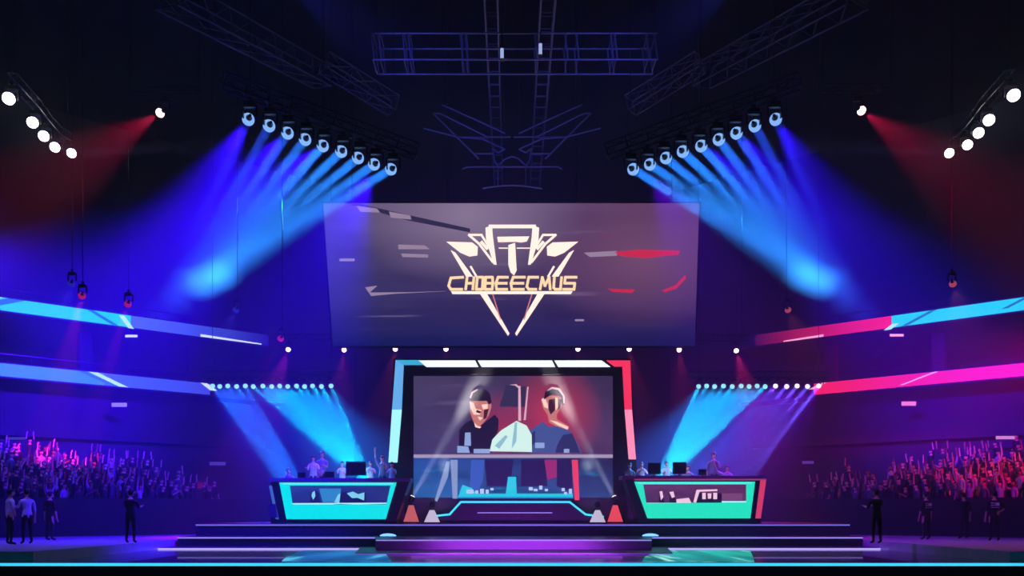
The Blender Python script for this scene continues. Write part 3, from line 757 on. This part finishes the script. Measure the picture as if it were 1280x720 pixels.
# single people on the stage wings and behind the desks
def person(loc, face, arms, top, label, lean=0., seated=False, pants=M_blk, scale=1.0, hair=True, extra=None, skin=M_sn, headset=False, group=None):
    me = person_mesh('person', arms, lean, seated, 1)
    for m in (skin, top, pants, M_hair): me.materials.append(m)
    o = bpy.data.objects.new('person', me); COL.objects.link(o)
    o.location = loc; o.rotation_euler = (0, 0, face); o.scale = (scale,) * 3
    tag(o, label, 'person', group)
    hc = me['head']
    hair_mb(hc).build('hair', M_hair, o, True, True)
    if headset:
        q = MB(); pts = [Vector((hc[0] + .095 * math.cos(a), hc[1], hc[2] + .135 * math.sin(a))) for a in [PI * i / 10 for i in range(11)]]
        q.path(pts, .012, 6); q.tube(Vector(hc) + Vector((-.10, 0, 0)), Vector(hc) + Vector((-.07, 0, 0)), .04, 10); q.tube(Vector(hc) + Vector((.10, 0, 0)), Vector(hc) + Vector((.07, 0, 0)), .04, 10)
        q.build('headset', M_darkm, o, True)
    if extra: extra(o, hc)
    return o
WZ = TF + .29
M_print = mat('white_print', (235, 235, 240), .6)
def shirt_print(kind):
    def f(o, hc):
        mb = MB(); y = .115 if kind == 'back' else -.165
        for (x0, z0, x1, z1) in ((-.13, 1.25, -.03, 1.36), (-.01, 1.25, .01, 1.36), (.04, 1.25, .13, 1.28), (.04, 1.33, .13, 1.36), (-.13, 1.18, .13, 1.20)):
            mb.box(x0, x1, y - .012, y + .012, z0, z1)
        mb.build('shirt_print', M_print, o, True)
    return f
def at(px, Y, z): return Vector((TX(px, Y), Y, z))
person(at(12, 26.5, WZ), PI * .8, ('hip', 'down'), M_sw, 'person with white sleeves standing at the far left platform edge', scale=.99)
person(at(34, 27.2, WZ), -PI * .7, ('down', 'fwd'), M_sw, 'second person with white sleeves, at the left platform', scale=1.0)
person(at(62, 30.5, WZ), PI * .9, ('down', 'down'), M_blk, 'person in dark clothes near the white-sleeved pair')
person(at(163, 28.0, WZ), PI, ('fwd', 'fwd'), M_blk, 'person in black standing alone on the left platform')
person(at(1096, 27.5, WZ), PI * 1.05, ('fwd', 'fwd'), M_blk, 'person in black at the right end of the steps', scale=1.0)
person(at(1158, 31.5, WZ), PI * 1.1, ('down', 'down'), M_blk, 'person in black shirt with white print on the right platform', extra=shirt_print('back'))
person(at(1243, 30.0, WZ), PI * .9, ('hip', 'down'), M_blk, 'person in printed black shirt near the right frame edge', extra=shirt_print('back'))
person(at(1205, 32.5, WZ), PI * 1.0, ('down', 'phone'), M_blk, 'person in dark clothes raising a phone on the right platform')

# ------------------------------------------------------------------ the two commentator desks
E_dt = emat('led_desk_cyan', (0, 215, 228), 1.0); E_dtr = emat('led_desk_teal', (30, 215, 188), 1.0); E_dl = emat('led_desk_pale', (110, 215, 245), 1.0)
E_wl = emat('desk_picture_line', (170, 225, 245), 1.0)
YD = 34.0; ZTL = CZ + 42.5 / F * (YD - .12); ZTR = CZ + 45.5 / F * (YD - .12)
def desk(side, top, body, frame_o, frame_i, low, m, bgcol, extra, label):
    cx = (body[0][0] + body[1][0]) / 2
    r = empty('commentator_desk', Vector((TX(cx, YD), YD, T1)), label, 'desk')
    MB().px(body, YD, 1.0).build('body', mat('desk_black', (26, 28, 44), .35), r)
    MB().px(top, YD - .12, 1.2).build('desktop', mat('desk_top_' + side, (90, 92, 120) if side == 'left' else (110, 80, 100), .35), r)
    n = len(frame_o)
    f = MB()
    for i in range(n):
        a, b = frame_o[i], frame_o[(i + 1) % n]; c, d = frame_i[(i + 1) % n], frame_i[i]
        f.px([a, b, c, d], YD - .06, .06)
    f.build('light_frame', m, r)
    MB().stroke([(frame_o[0][0] + 4, frame_o[0][1] + 1.8), (frame_o[1][0] - 4, frame_o[1][1] + 1.8)], 1.6, YD - .08, .02).build('light_line', E_dl, r)
    MB().px(frame_i, YD - .03, .03).build('display', bgcol, r)
    extra(r)
    return r
def lpics(r):
    DP[0] = YD - .032
    u = lambda pts: [(320 + a / 4.5, 540 + b / 4.5) for a, b in pts]
    pic('picture_backdrop', e('dp_blue', (45, 130, 200), .9), [[(355, 318), (478, 318), (470, 395), (375, 395)]], r, u)
    pic('picture_player', e('dp_dark', (16, 24, 80), .9), [[(300, 395), (310, 340), (335, 325), (352, 345), (362, 398)], [(470, 398), (480, 335), (520, 340), (560, 370), (620, 335), (618, 398)]], r, u)
    pic('picture_player_light', e('dp_light', (120, 200, 235), .95), [[(316, 340), (330, 330), (334, 360), (322, 382), (312, 360)], [(440, 395), (462, 350), (475, 345), (468, 400)], [(510, 345), (545, 335), (575, 350), (610, 340), (608, 385), (570, 370), (540, 372)]], r, u)
    pic('picture_table', E_wl, [[(205, 400), (735, 397), (735, 404), (560, 408), (470, 404), (330, 415), (320, 430), (310, 412), (205, 408)]], r, u)
def rpics(r):
    DP[0] = YD - .032
    u = lambda pts: [(760 + a / 4.5, 540 + b / 4.5) for a, b in pts]
    pic('picture_backdrop', e('dp_plum', (125, 70, 125), .8), [[(640, 345), (755, 345), (755, 385), (640, 385)]], r, u)
    pic('picture_player', e('dp_black', (30, 12, 48), .9), [[(285, 400), (290, 335), (310, 340), (318, 400)], [(345, 400), (345, 340), (370, 335), (385, 400)], [(490, 400), (500, 345), (640, 345), (640, 400)]], r, u)
    pic('picture_player_light', e('dp_pink', (235, 190, 225), .95), [[(290, 335), (305, 332), (312, 365), (298, 385)], [(345, 338), (368, 334), (376, 365), (360, 372), (350, 350)], [(385, 378), (455, 370), (470, 400), (385, 400)], [(480, 395), (498, 325), (615, 322), (615, 332), (515, 336), (495, 398)],
        [(530, 342), (550, 342), (550, 378), (530, 378)], [(560, 345), (582, 345), (580, 375), (562, 375)], [(592, 342), (614, 342), (614, 378), (592, 378)]], r, u)
    pic('picture_table', E_wl, [[(215, 398), (640, 398), (640, 388), (790, 388), (790, 400), (640, 412), (215, 410)]], r, u)
scr_l = screen_mat('desk_picture_blue', (34, 60, 150), (30, 50, 140), (20, 36, 110), (26, 40, 120), .3, (3, 3), .9)
scr_r = screen_mat('desk_picture_plum', (96, 50, 110), (100, 44, 100), (70, 36, 88), (90, 40, 90), .3, (3, 3), .9)
dl = desk('left', [(335, 597.5), (513, 597.5), (513, 602), (335, 602)], [(338, 601), (512, 601), (494, 655), (350, 655)],
     [(349, 603), (495.5, 603), (482, 649), (358, 649)], [(362, 607), (488, 607), (483, 630.5), (365.5, 630.5)], None, E_dt, scr_l, lpics, 'trapezoid desk with cyan glowing frame left of the centre screen')
dr = desk('right', [(778, 594.5), (958, 594.5), (958, 599), (778, 599)], [(781, 598), (956, 598), (949, 655), (799, 655)],
     [(793, 602), (944, 602), (938, 648), (809.5, 648)], [(804, 605.5), (933, 605.5), (933, 628), (808, 629)], None, E_dtr, scr_r, rpics, 'trapezoid desk with green-teal glowing frame right of the centre screen')
MB().px([(336, 607), (339.5, 607), (348, 649), (344.5, 649)], YD - .04, .06).build('side_strip', emat('led_side_blue', (60, 100, 200), .8), dl)
MB().px([(335, 630), (344, 630), (347, 647), (337, 647)], YD - .1, .06).build('side_box', mat('grey_box', (62, 66, 90), .5), dl)
MB().px([(951, 599), (958, 599), (951, 648), (944.5, 648)], YD - .04, .06).build('side_strip', emat('led_side_red', (205, 55, 105), .9), dr)
MB().px([(793, 598.6), (958, 598.6), (956, 600.4), (793, 600.4)], YD - .15, .03).build('edge_strip', emat('led_edge_rose', (150, 60, 120), .8), dr)
# raised platforms behind the desks, on which the commentators stand and sit
ZP = ZTL - .78
for s, (a, b) in ((1, (340, 506)), (-1, (784, 950))):
    side = 'left' if s == 1 else 'right'
    mb = MB().box(TX(a, 35.2), TX(b, 35.2), 35.02, 38.4, T1, ZP)
    struct('floor_desk_platform_' + side, mb, M_riser)

M_mon = mat('monitor_black', (16, 16, 22), .4)
E_mon = emat('monitor_glow', (150, 205, 250), 9.0, True)
def monitor(px, w, h, label, side, yaw=0):
    c = Vector((TX(px, 34.75), 34.75, ZTL if side == 'left' else ZTR)); m = w / F * 34.75 / 2; hh = h / F * 34.75
    r = empty('monitor', c, label, 'monitor')
    MB().box(-m, m, -.02, .02, hh * .18, hh).build('casing', M_mon, r, True)
    MB().box(-m * .94, m * .94, .02, .026, hh * .22, hh * .96).build('display', E_mon, r, True)
    MB().box(-m * .3, m * .3, -.02, .10, 0, .015).box(-.03, .03, -.01, .03, 0, hh * .3).build('stand', M_darkm, r, True)
    return r
def headroom(px, py, Y=35.8): return CZ + (HY - py) / F * Y
def caster(px, py, top, label, arms=('fwd', 'fwd'), Y=35.8, face=PI * 0, headset=True):
    # head top at py: standing people scaled to fit, seated ones sit on a stool
    z = CZ + (HY - (py - 4)) / F * Y; H = z - ZP
    if H > 1.45:
        return person(at(px, Y, ZP), face, arms, top, label, scale=H / 1.72, headset=headset)
    rise = H - (1.72 - .46)            # seated: feet .46 higher in the mesh than the floor
    r = person(at(px, Y, ZP + H - 1.72), face, arms, top, label, seated=True, headset=headset)
    sz = ZP + H - 1.72 + .92 - .13
    c = at(px, Y + .04, ZP)
    st = empty('stool', c, 'stool under the %s' % label, 'stool')
    MB().box(-.2, .2, -.18, .2, sz - ZP - .06, sz - ZP).build('seat', M_black, st, True)
    for a in (-1, 1):
        for b in (-1, 1): MB().tube((a * .16, b * .15, 0), (a * .14, b * .13, sz - ZP - .06), .015).build('leg', M_darkm, st, True)
    return r
caster(361, 590, M_grey, 'person seated at the outer end of the left desk')
caster(392, 575, M_sw, 'person in light shirt standing at the left desk beside the tallest figure', ('fwd', 'clap'))
caster(403, 570, M_grey, 'tallest person standing at the left desk', ('hip', 'fwd'), Y=36.3)
caster(428, 582, M_sw, 'person seated just outside the dark monitor of the left desk')
caster(463, 582, M_sw, 'person seated inward of the dark monitor of the left desk', ('clap', 'clap'))
caster(478, 575, M_grey, 'person standing near the inner end of the left desk', ('up', 'fwd'))
caster(490, 583, M_sw, 'person seated at the inner end of the left desk', Y=35.45)
caster(787, 584, M_grey, 'person seated at the inner end of the right desk', Y=35.62)
caster(802, 583, M_sw, 'person in light shirt seated second at the right desk', ('clap', 'clap'))
caster(833, 582, M_sw, 'person in white shirt between the two monitors of the right desk')
caster(860, 587, M_grey, 'person seated outward of the monitors of the right desk')
caster(892, 571, M_grey, 'tallest person standing at the right desk', ('down', 'fwd'), Y=36.2)
caster(909, 587, M_sw, 'person in white shirt seated outermost at the right desk', ('wide', 'fwd'))
monitor(445, 25, 22, 'wide dark monitor on the left desk', 'left')
monitor(412, 12, 9, 'small monitor near the tallest person on the left desk', 'left')
monitor(377, 10, 8, 'small monitor at the outer part of the left desk', 'left')
monitor(818, 16, 17, 'dark monitor at the inner half of the right desk', 'right')
monitor(849, 17, 18, 'dark monitor in the middle of the right desk', 'right')
monitor(878, 10, 9, 'small monitor before the tallest person on the right desk', 'right')

# ------------------------------------------------------------------ lighting rig
BLUE = (.015, .03, 1); 
def mir(q, s): return (q[0], q[1]) if s == 1 else (1280 - q[0], q[1])
TOP_L = [(310, 150), (336, 158), (359, 167), (381, 175), (403, 183), (426, 190), (447, 198), (467, 206), (488, 212)]
TOP_T = [(207, 378, 54), (228, 360, 55), (246, 338, 54), (254, 344, 56), (260, 346, 57), (266, 345, 58), (272, 343, 59), (278, 341, 60), (284, 338, 60)]
BE = 250
proto = None
LSZ = .34
for s, side in ((1, 'left'), (-1, 'right')):
    pts = []
    for i, (a, b) in enumerate(zip(TOP_L, TOP_T)):
        Y = 27.0 + 1.3 * i / 8
        p = P(*mir(a, s), Y); t = P(*mir(b[:2], s), b[2]); d = (t - p).normalized()
        lab = '%s blue beam light %s on the upper %s truss' % (ORD[i], 'counted from its outer end', side)
        if proto is None: proto = make_head('beam_light', LSZ, E_beam, lab); r = proto
        else:
            r = copy_tree(proto)
            for c in list(r.children):
                if c.type == 'LIGHT': bpy.data.objects.remove(c)
        r['label'] = lab; r['group'] = 'blue beam lights on the upper %s truss' % side
        r.location = p - d * .33
        w = min(1, i / 4); sd = 1.0 if s == 1 else .45
        col = (.03, .05 + .26 * w, 1)
        wide = (P(*mir((215 + 6 * i, 318), s), 33) - p).normalized()  # added wide fill tinting the haze, aimed apart from the beam
        if i == 7: wide = (P(*mir((350, 430), s), 31) - p).normalized()
        aim(r, d, LSZ, [(col, BE * (.25 + .6 * w), 4.2, 'beam')] + ([((.035, .0, 1), 105000 * sd, 34, 1.0)] if i in (0, 2, 4) else []) + ([((.035, .0, 1) if s == 1 else (.12, .0, .6), 45000 if s == 1 else 15000, 70, 1.0)] if i == 7 else []), [d, wide])
        pts.append(r.location.copy())
    tr = MB(); a = pts[0] + Vector((0, 0, .8)); b = pts[-1] + Vector((0, 0, .8)); d = (b - a).normalized()
    box_truss(tr, a - d * .8, b + d * .8, .4)
    hang(tr, [a, b, a.lerp(b, .5)])
    truss(tr, M_darkm, 'dark sloping truss carrying nine blue beam lights on the %s' % side, 'lighting_truss')

low = None
for s, side in ((1, 'left'), (-1, 'right')):
    if s == 1:
        xs = [266, 275, 285, 296, 307, 317, 329, 340, 350, 360, 371, 381, 391, 402, 414]; n_a = 5
        tg = [(345 + 6 * i, 590) for i in range(5)] + [(430 + 2.6 * i, 580) for i in range(10)]
        cols = [(.02, .25, 1)] * 5 + [(0, .75, 1)] * 10; lens = E_teal
    else:
        xs = [1023, 1009, 996, 983, 969, 956, 946, 936, 926, 915, 904, 893, 883, 873]
        tg = [(940, 590), (922, 590), (905, 588), (892, 585), (880, 580)] + [(852 - 2.6 * i, 580) for i in range(9)]
        cols = [(.16, .10, 1)] * 4 + [(.10, .12, 1)] + [(0, .75, .95)] * 9
    pts = []
    for i, (x, t_) in enumerate(zip(xs, tg)):
        Y = 40.; p = P(x, 483 + (i % 2) * .6, Y); t = P(t_[0], t_[1], 38.5); d = (t - p).normalized()
        viol = s == -1 and i < 5
        lab = '%s %s beam light counted from the outer end of the lower %s truss' % (ORD[min(i, 13)] if i < 14 else 'fifteenth', 'violet' if viol else ('blue' if i < 5 else 'teal'), side)
        key = 'v' if viol else 't'
        if low is None: low = {}
        if key not in low:
            r = make_head('beam_light', .20, E_violet if viol else E_teal, lab); low[key] = r
        else:
            r = copy_tree(low[key])
            for c in list(r.children):
                if c.type == 'LIGHT': bpy.data.objects.remove(c)
        r['label'] = lab; r['group'] = 'beam lights on the lower %s truss' % side
        r.location = p - d * .19
        aim(r, d, .20, [(cols[i], 250 if i >= 5 else 210, 6.0, 'beam'), (((0, .25, 1) if i > 6 else (.02, .03, 1)) if not viol else (.25, .0, .8), 5500, 60, 1)])
        pts.append(r.location.copy())
    tr = MB(); a = pts[0] + Vector((0, .25, .45)); b = pts[-1] + Vector((0, .25, .45)); d = (b - a).normalized()
    box_truss(tr, a - d * .5, b + d * .5, .3, r=.02); hang(tr, [a, b])
    truss(tr, M_darkm, 'dark level truss carrying a row of small beam lights beside the portal on the %s' % side, 'lighting_truss')

# red lamps under the hanging screen
redp = None
rx = [(360, 437.5, (-22, 60), (.55, .01, .50), 1700), (430, 438, (-6, 60), (.7, .02, .2), 500), (494, 437, (-10, 60), (.8, .03, .12), 450), (557.5, 437, (0, 60), (.8, .03, .12), 250),
      (722.5, 437, (0, 60), (.8, .03, .12), 250), (786.5, 437, (10, 60), (.8, .03, .12), 450), (849, 438, (6, 60), (.8, .03, .12), 550), (920.5, 439, (16, 60), (.9, .02, .15), 1600)]
nm8 = ['outermost left', 'second from the left', 'third from the left', 'left inner', 'right inner', 'third from the right', 'second from the right', 'outermost right']
pts = []
for i, (x, y, dd, c, en) in enumerate(rx):
    Y = 38.85; p = P(x, y, Y); d = (P(x + dd[0], y + dd[1], Y - 1.0) - p).normalized()
    if redp is None: redp = make_head('red_spotlight', .19, E_red, ''); r = redp
    else:
        r = copy_tree(redp)
        for ch in list(r.children):
            if ch.type == 'LIGHT': bpy.data.objects.remove(ch)
    r['label'] = '%s of the small red spotlights under the hanging screen' % nm8[i]; r['group'] = 'red spotlights under the hanging screen'
    r.location = p - d * .18
    aim(r, d, .19, [(c, en * 5, 40, .9)])
    pts.append(r.location.copy())
tr = MB(); a = pts[0] + Vector((-.6, 0, .45)); b = pts[-1] + Vector((.6, 0, .45)); box_truss(tr, a, b, .25, r=.015); hang(tr, [a + Vector((.3, 0, 0)), b - Vector((.3, 0, 0))])
truss(tr, M_darkm, 'thin dark truss carrying red spotlights below the hanging screen', 'lighting_truss')

# red wash lights high on both sides
for s, side, pos, tgt in ((1, 'left', (202, 140), (130, 185)), (-1, 'right', (1075, 137), (1150, 190))):
    Y = 30; p = P(*pos, Y); d = (P(*tgt, Y + .5) - p).normalized()
    r = copy_tree(redp)
    for ch in list(r.children):
        if ch.type == 'LIGHT': bpy.data.objects.remove(ch)
    r['label'] = 'single red wash light high on the %s with a dim red glow' % side; r['group'] = 'high red wash lights'
    r.name = 'red_wash_light'; r.location = p - d * .15; r.scale = (1.4,) * 3
    aim(r, d, .19, [((1, .01, .08), 10000, 44, 1)])
    tr = MB(); a = r.location + Vector((-1.2, 0, .62)); box_truss(tr, a, a + Vector((2.4, 0, 0)), .25, r=.015); hang(tr, [a, a + Vector((2.4, 0, 0))])
    truss(tr, M_darkm, 'short dark truss holding the red wash light on the %s' % side, 'lighting_truss')

# white audience lights
wp = None
WL = {1: [(10, 123, 28.), (40, 153, 31), (54, 170, 33), (68, 184, 35), (81, 191, 37)], -1: [(1268, 119, 28.), (1237, 150, 31), (1224, 166, 33), (1210, 181, 35), (1195, 191, 37)]}
for s, side in ((1, 'left'), (-1, 'right')):
    pts = []
    for i, (x, y, Y) in enumerate(WL[s]):
        p = P(x, y, Y); d = Vector((s * .12, -1, -.35)).normalized()
        if wp is None: wp = make_head('audience_light', .34, E_white, ''); r = wp
        else:
            r = copy_tree(wp)
            for ch in list(r.children):
                if ch.type == 'LIGHT': bpy.data.objects.remove(ch)
        r['label'] = '%s round white audience light from the %s frame edge' % (ORD[i], side); r['group'] = 'white audience lights on the %s' % side
        r.location = p - d * .33
        aim(r, d, .34, [])
        pts.append(r.location.copy())
    # the innermost one throws a faint beam sideways
    l = [c for c in r.children]
    aim(r, Vector((s * .9, -.5, -.18)), .34, [((.5, .5, 1), 5000, 6, .6)])
    tr = MB()
    for a, b in zip(pts, pts[1:]): box_truss(tr, a + Vector((0, 0, .72)), b + Vector((0, 0, .72)), .3, r=.018)
    hang(tr, [pts[0] + Vector((0, 0, .9)), pts[-1] + Vector((0, 0, .9))])
    truss(tr, M_darkm, 'dark stepped truss carrying five white audience lights on the %s' % side, 'lighting_truss')

# added wash lights on drop pipes, put in to light crowd, haze and platforms
def wash(loc, tgt, col, en, ang, label, size=.24, blend=1.0, m=None, name='added_wash_light'):
    r = make_head(name, size, m or E_violet, label); d = (Vector(tgt) - Vector(loc)).normalized(); r.location = loc
    aim(r, d, size, [(col, en, ang, blend)])
    mb = MB().tube(Vector((0, 0, size / .34 * .55)), Vector((0, 0, CEIL - .03 - loc[2])), .015, 5); mb.build('added_drop_pipe', M_darkm, r, True)
    return r
E_mg = emat('added_lens_magenta', (200, 30, 140), .5); E_pk2 = emat('added_lens_pink', (200, 80, 110), .5); E_bl = emat('added_lens_blue', (40, 40, 200), .5)
for t, en in ((-7, 2600), (0, 2300), (6.5, 2000)):  # added lamps that colour the crowd from above
    wash(bowl(t, 15, 10.5), bowl(t, 5.5, 3.6), (.10, .07, 1), en, 55, 'added blue wash light over the left stand, %s' % {-7: 'outer end', 0: 'middle', 6.5: 'end towards the stage'}[t], m=E_bl)
    wash(bowl(t, 15, 10.5, -1), bowl(t, 5.5, 3.6, -1), (1, .16, .26), en * .62, 55, 'added pink wash light over the right stand, %s' % {-7: 'outer end', 0: 'middle', 6.5: 'end towards the stage'}[t], m=E_pk2)
for (x, y, a, nm) in ((52, 582, 15, 'wide patch of the left crowd near the edge'), (97, 590, 10, 'small patch of the left crowd'), (256, 606, 5, 'end of the left crowd')):
    Y = 41 if x < 200 else 45  # added spots that make the magenta patches on the crowd
    q = P(x, y, Y); wash(q + Vector((6.5, -9, 6)), q, (1, .02, .30), 16000, a, 'added magenta spotlight aimed at the ' + nm, m=E_mg, blend=.5, name='added_magenta_spot')
wash(P(1370, 420, 41), P(1130, 500, 46), (1, .0, .20), 11000, 90, 'added unseen magenta wash light at the right edge of the arena', m=E_mg)  # added off-frame fill that tints the haze at the sides
wash(P(1350, 640, 30) + Vector((0, 0, 3)), P(1130, 520, 50), (1, .0, .30), 2500, 90, 'added unseen low magenta wash light beside the right stand', m=E_mg)
wash(P(-90, 300, 41), P(200, 420, 46), (.035, .0, 1), 50000, 90, 'added unseen blue wash light at the left edge of the arena', m=E_bl)

wash((-17, 24, 15), (-15, 27, .6), (.16, .10, 1), 5000, 50, 'added unseen blue wash light above the left platform', m=E_bl)  # added off-frame fill brightening the side platforms
wash((17, 24, 15), (15, 27, .6), (.45, .12, .55), 2600, 50, 'added unseen mauve wash light above the right platform', m=E_pk2)

# floor uplights either side of the centre screen
def uplight(px, py, Y, tgt, size, c, en, ang, label, m, shell):
    z0 = T1
    p = P(px, py, Y); r = empty('floor_spotlight', Vector((p.x, Y, z0)), label, 'stage light', 'floor spotlights beside the centre screen')
    H = p.z - z0
    MB().prism([(-.34, -.2, .0), (.34, -.2, 0), (.34, .2, 0), (-.34, .2, 0)], (0, 0, .06)).build('base', M_black, r, True)
    bd = MB(); bd.add([(-.30, -.16, .06), (.30, -.16, .06), (.30, .16, .06), (-.30, .16, .06), (-.09, -.07, H * .75), (.09, -.07, H * .75), (.09, .07, H * .75), (-.09, .07, H * .75)],
          [(0, 3, 2, 1), (4, 5, 6, 7), (0, 1, 5, 4), (1, 2, 6, 5), (2, 3, 7, 6), (3, 0, 4, 7)])
    bd.build('body', shell, r, True)
    d = (P(*tgt, 36.1) - p).normalized()
    q = d.to_track_quat('Z', 'Y')
    h = MB().lathe([(.07, -.12), (.10, -.06), (.12, .08), (.12, .12)], 14).build('head', M_darkm, r, True, True)
    h.location = (0, 0, H); h.rotation_mode = 'QUATERNION'; h.rotation_quaternion = q
    MB().lathe([(.10, .118), (.10, .13), (.03, .14)], 14).build('lens', m, h, True, True)
    l = bpy.data.lights.new('lamp', 'AREA'); l.shape = 'DISK'; l.color = c; l.energy = en; l.size = .2; l.spread = math.radians(ang)
    o = bpy.data.objects.new('lamp', l); COL.objects.link(o); o.parent = r; o.location = Vector((0, 0, H)) + d * .2
    o.rotation_mode = 'QUATERNION'; o.rotation_quaternion = (-d).to_track_quat('Z', 'Y')
    return r
M_shl = mat('lamp_shell_red', (215, 60, 70), .4); E_shl = emat('lamp_shell_glow', (225, 70, 85), .9); E_sho = emat('lamp_shell_salmon', (200, 95, 100), .8); E_shw = emat('lamp_shell_pale', (200, 190, 225), .8)
uplight(514, 624, 34.9, (590, 492), .2, (1, .95, 1), 50, 10, 'salmon glowing floor spotlight at the left foot of the portal', E_white, E_sho)
uplight(769, 624, 34.9, (700, 492), .2, (1, .95, 1), 50, 10, 'red glowing floor spotlight at the right foot of the portal', E_white, E_shl)
uplight(540, 632, 33.7, (556, 580), .2, (.6, .8, 1), 4, 14, 'pale floor spotlight left of the podium', E_white, E_shw)
uplight(747, 632, 33.7, (735, 580), .2, (.6, .8, 1), 4, 14, 'pale floor spotlight right of the podium', E_white, E_shw)

# ------------------------------------------------------------------ roof steel
mb = MB()
a = P(468, 58, 30); b = P(822, 58, 30)
for z in (-.46, .46):
    for y in (0, 1.0): mb.tube(a + Vector((0, y, z)), b + Vector((0, y, z)), .03)
for x in (466, 475, 505, 512, 577, 583, 670, 708, 722, 765, 770, 810, 820):
    q = P(x, 58, 30); mb.tube(q + Vector((-.05, 0, .46)), q + Vector((.05, 0, -.46)), .035, 5); mb.tube(q + Vector((-.05, 1, .46)), q + Vector((.05, 1, -.46)), .03, 5)
    mb.tube(q + Vector((0, 0, .46)), q + Vector((0, 1, .46)), .02, 4); mb.tube(q + Vector((0, 0, -.46)), q + Vector((0, 1, -.46)), .02, 4)
hang(mb, [a + Vector((0, .5, .46)), b + Vector((0, .5, .46))])
truss(mb, M_truss, 'wide box truss crossing high above the hanging screen', 'roof_truss')
for x0, x1, nm in ((-.95, -.50, 'left'), (1.0, 1.5, 'right')):
    mb = MB()
    for x in (x0, x1):
        for z in (19.2, 19.65): mb.tube((x, 26, z), (x, 46, z), .03)
    for i in range(21):
        y = 26 + i
        for z in (19.2, 19.65): mb.tube((x0, y, z), (x1, y, z), .016, 4)
        for x in (x0, x1): mb.tube((x, y, 19.2), (x, y, 19.65), .016, 4)
        if i < 20:
            mb.tube((x0, y, 19.2), (x0, y + 1, 19.65), .014, 4)
    hang(mb, [(x0, 27, 19.6), (x1, 45, 19.6)])
    truss(mb, M_truss, 'truss running away from the viewer overhead, %s of the middle' % nm, 'roof_truss')
# small lit tube lamps on the cross truss
for px, y0, y1, nm in ((627.5, 61, 74, 'left'), (675.5, 55, 69, 'right')):
    r = empty('tube_lamp', P(px, y1, 29.8), 'short pale tube lamp on the %s of the cross truss middle' % nm, 'lamp')
    MB().tube(P(px, y0, 29.85), P(px, y1, 29.85), .06, 10).build('tube', emat('tube_pale', (150, 170, 235), .9), r)
    MB().tube(P(px, y0 - 1.5, 29.85), P(px, y0, 29.85), .08, 10).tube(P(px, y1, 29.85), P(px, y1 + 1, 29.85), .08, 10).build('cap', M_darkm, r)
    MB().box(P(px, 58, 30).x - .02, P(px, 58, 30).x + .02, 29.85, 30.03, P(px, y1, 29.85).z, P(px, 58, 30).z + .47).build('clamp', M_darkm, r)
# winged star truss
mb = MB()
k5 = 280 / 1280.
def st(u, v, Y): return P(500 + u * k5, 120 + v * k5, Y)
WG = [[(190, 100), (330, 240), (420, 330), (530, 330)], [(190, 100), (230, 100), (360, 165), (500, 235), (630, 235)], [(240, 50), (430, 135), (600, 215)], [(135, 185), (330, 235), (470, 245)],
      [(470, 245), (600, 305), (560, 325), (530, 300)], [(360, 235), (500, 238)], [(530, 300), (540, 370), (560, 400), (600, 360), (640, 345)], [(420, 330), (450, 360)]]
for m in (0, 1):
    for Y in (37.2, 38.4):
        for pl in WG:
            mb.path([st(1280 - u if m else u, v, Y) for u, v in pl], .035, 6)
    for pl in WG:
        for u, v in pl:
            uu = 1280 - u if m else u; mb.tube(st(uu, v, 37.2), st(uu, v, 38.4), .02, 4)
        for (u, v), (u2, v2) in zip(pl, pl[1:]):
            mb.tube(st(1280 - u if m else u, v, 37.2), st(1280 - u2 if m else u2, v2, 38.4), .016, 4)
for Y in (37.2, 38.4):
    mb.path([st(355, 418, Y), st(380, 405, Y), st(905, 405, Y), st(928, 420, Y)], .035); mb.path([st(470, 527, Y), st(560, 515, Y), st(640, 510, Y), st(720, 515, Y), st(812, 530, Y)], .035)
    mb.path([st(560, 400, Y), st(560, 515, Y)], .018); mb.path([st(718, 400, Y), st(718, 515, Y)], .018)
hang(mb, [st(240, 50, 37.2), st(1040, 50, 37.2), st(600, 215, 38.4), st(680, 215, 38.4)])
truss(mb, M_truss, 'winged star-shaped truss hanging above the big screen', 'star_truss')
for s, side in ((1, 'left'), (-1, 'right')):
    mb = MB(); box_truss(mb, P(*mir((205, -10), s), 24), P(*mir((402, 96), s), 33), .75, r=.03)
    hang(mb, [P(*mir((402, 96), s), 33), P(*mir((300, 42), s), 28)])
    truss(mb, M_truss2, 'diagonal box truss climbing to the upper %s corner' % side, 'roof_truss')
    mb = MB(); box_truss(mb, P(*mir((405, 78), s), 36), P(*mir((492, 132), s), 38), .7, r=.028); hang(mb, [P(*mir((405, 78), s), 36), P(*mir((492, 132), s), 38)])
    truss(mb, M_truss, 'short sloping truss %s of the winged star truss' % side, 'roof_truss')

# added blue fill lamps, put in to pick the roof trusses out of the dark
wash((-6, 22, 15.5), (0, 38, 18), (.06, .07, 1), 2200, 38, 'added blue fill light aimed up at the roof trusses, on the left', m=E_bl)
wash((6, 22, 15.5), (0, 38, 18), (.06, .07, 1), 2200, 38, 'added blue fill light aimed up at the roof trusses, on the right', m=E_bl)
